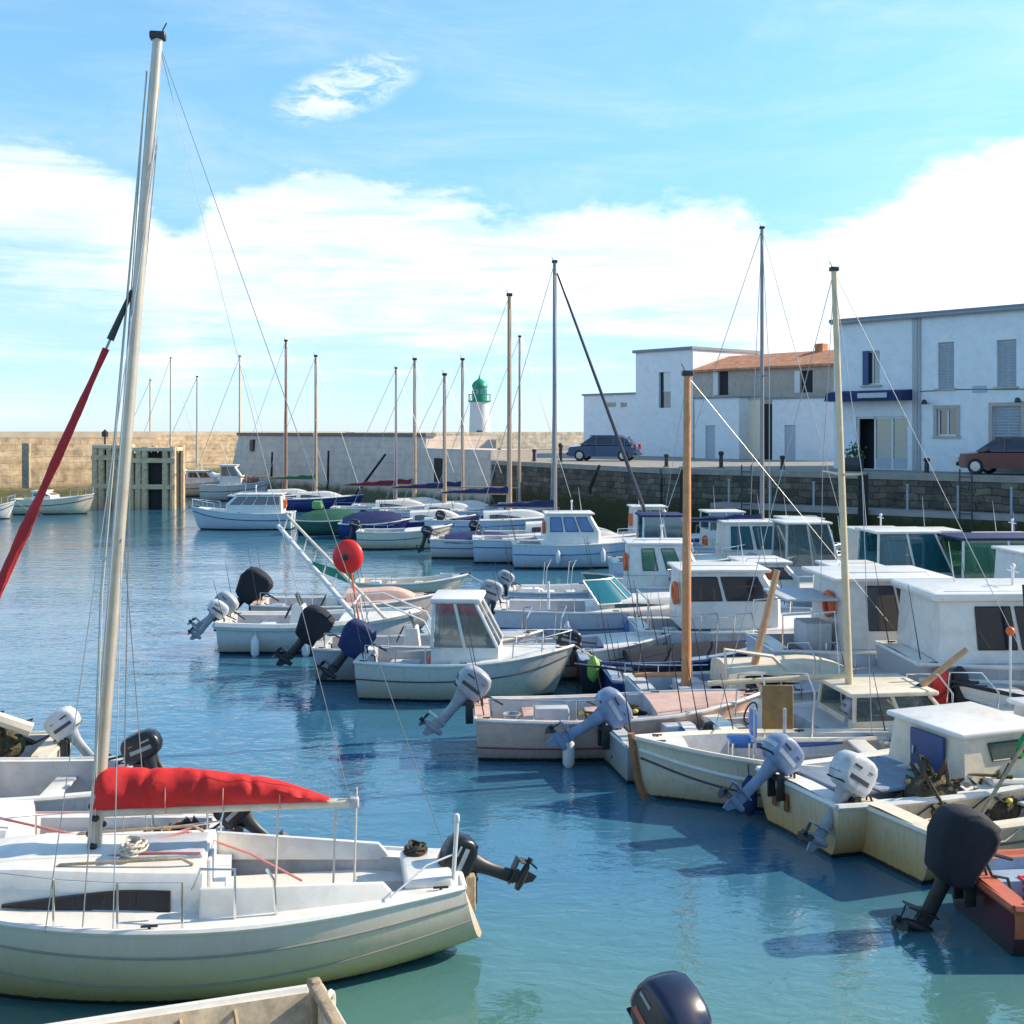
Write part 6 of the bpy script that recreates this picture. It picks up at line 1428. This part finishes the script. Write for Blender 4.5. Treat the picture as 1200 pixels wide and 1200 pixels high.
g = MB(); g.rbox((1.0, -.75, 1.45), (.5, .3, .4), .1); g.build('green_bag', mat('lime_cloth', (0.2, 0.42, 0.12), .8), b.root)
b = Boat('motorboat', 'navy blue covered boat between the green covered boat and the maroon sail covers', 'motorboat', 398, 0, 2, 3.4, 1.8, .7, .9, HN, group=grp5, Y=56); b.deck(.05, .5, .3, .12, gel2, gel2); b.tarp(.05, .85, .95, navy); b.rail(gel, .03)
for lab, px_, Y_, L_, hm, cm in (('cream hulled open boat before the maroon sail covers', 420, 51, 4.0, HC, gelc), ('white hulled boat with blue cover, right of the cream hulled one', 505, 47.5, 5.6, HW, navy),
                            ('long pale blue boat under the navy sail cover', 560, 50, 5.0, HB, None), ('dark blue decked boat below the maroon sail cover', 430, 57, 5.2, HN, None), ('grey blue boat in front of the lighthouse', 520, 56, 5.5, HB, navy)):
    b = Boat('motorboat', lab, 'motorboat', px_, 0, 1, L_, 2.0, .75, 1.0, hm, group=grp5, Y=Y_); b.deck(.05, .5, .3, .12, gel, gel2); b.rail(gel, .035); b.rub(BLUS, .8, .02); b.bits(); b.thwart(.25, .55)
    if cm is navy: b.tarp(.1, .55, .5, navy)
    elif cm is None: coachroof(b, L_*.4, L_*.85, 1.3, .8, 0, .45, (L_*.45, L_*.65))
    b.motor(15, 0, black, 0.88)
cruiser('sunlit cream motorboat moored along the orange breakwater', 18, 72, 3, 4.7, 2.0, .9, 1.2, 2.4, 1.35, [(.1, .45), (.55, .9)], HC)
cruiser('white motorboat cut off by the left edge beneath the orange breakwater', -32, 68, 3, 2.4, 1.4, .7, .6, 1.3, 1.2, [(.1, .45), (.55, .9)], HW)
cruiser('small white boat moored right of the dolphins in the harbour mouth', 204, 92, 3, 4.4, 1.9, 1.0, 1.0, 3.2, 1.9, [(.1, .45), (.55, .9)], HC)
b = cruiser('white fishing boat with reddish gear lying at the left corner of the grey pier', 236, 86, 4, 4.8, 2.0, 1.1, 1.4, 3.0, 2.5, [(.1, .45), (.55, .9)], HW)
g = MB(); g.ball((3.6, -.3, 1.5), .4, 10, 8, (1.4, 1, .7)); g.build('gear', mat('rust_cloth', (0.4, 0.16, 0.12), .9), b.root)

# wooden props leaning on the pier and quay faces
for k, (x0_, y0_, x1_, y1_, Y_, lab) in enumerate(((418, 578, 452, 532, 80, 'dark timber prop leaning against the grey pier'), (318, 560, 319, 530, 90, 'short dark timber on the left part of the grey pier'),
     (384, 572, 385, 528, 84, 'upright dark timber at the middle of the grey pier'), (690, 575, 703, 545, 57.4, 'timber leaning on the quay wall below the blue car'))):
    t, v_ = leaning('timber_prop', lab, 'timber', (x1_, y1_), (x0_, y0_), Y_, Y_, .09, MATS['tarred_wood'])
    g = MB(); g.tube(Vector((0, 0, -.15)), Vector((0, 0, .1)), .14); g.build('shoe', dmetal, t)
# iron railing and posts standing along the quay and ledge
for k in range(9):
    s_q = k*1.9+4
    p_ = qp(s_q, 1.6, 1.95)
    t = thing('ledge_post', 'thin grey post on the landing ledge, one of a row below the quay', 'post', p_, 0, 'posts along the landing ledge')
    g = MB(); g.tube((0, 0, 0), (0, 0, .95), .045); g.ball((0, 0, .97), .06, 8, 6); g.build('post', greyc, t)

for i_, b_ in enumerate(BOATS):
    if b_.root.location.y > 17 and not any(c.name.startswith('tarpaulin') for c in b_.root.children): dress(b_, i_)
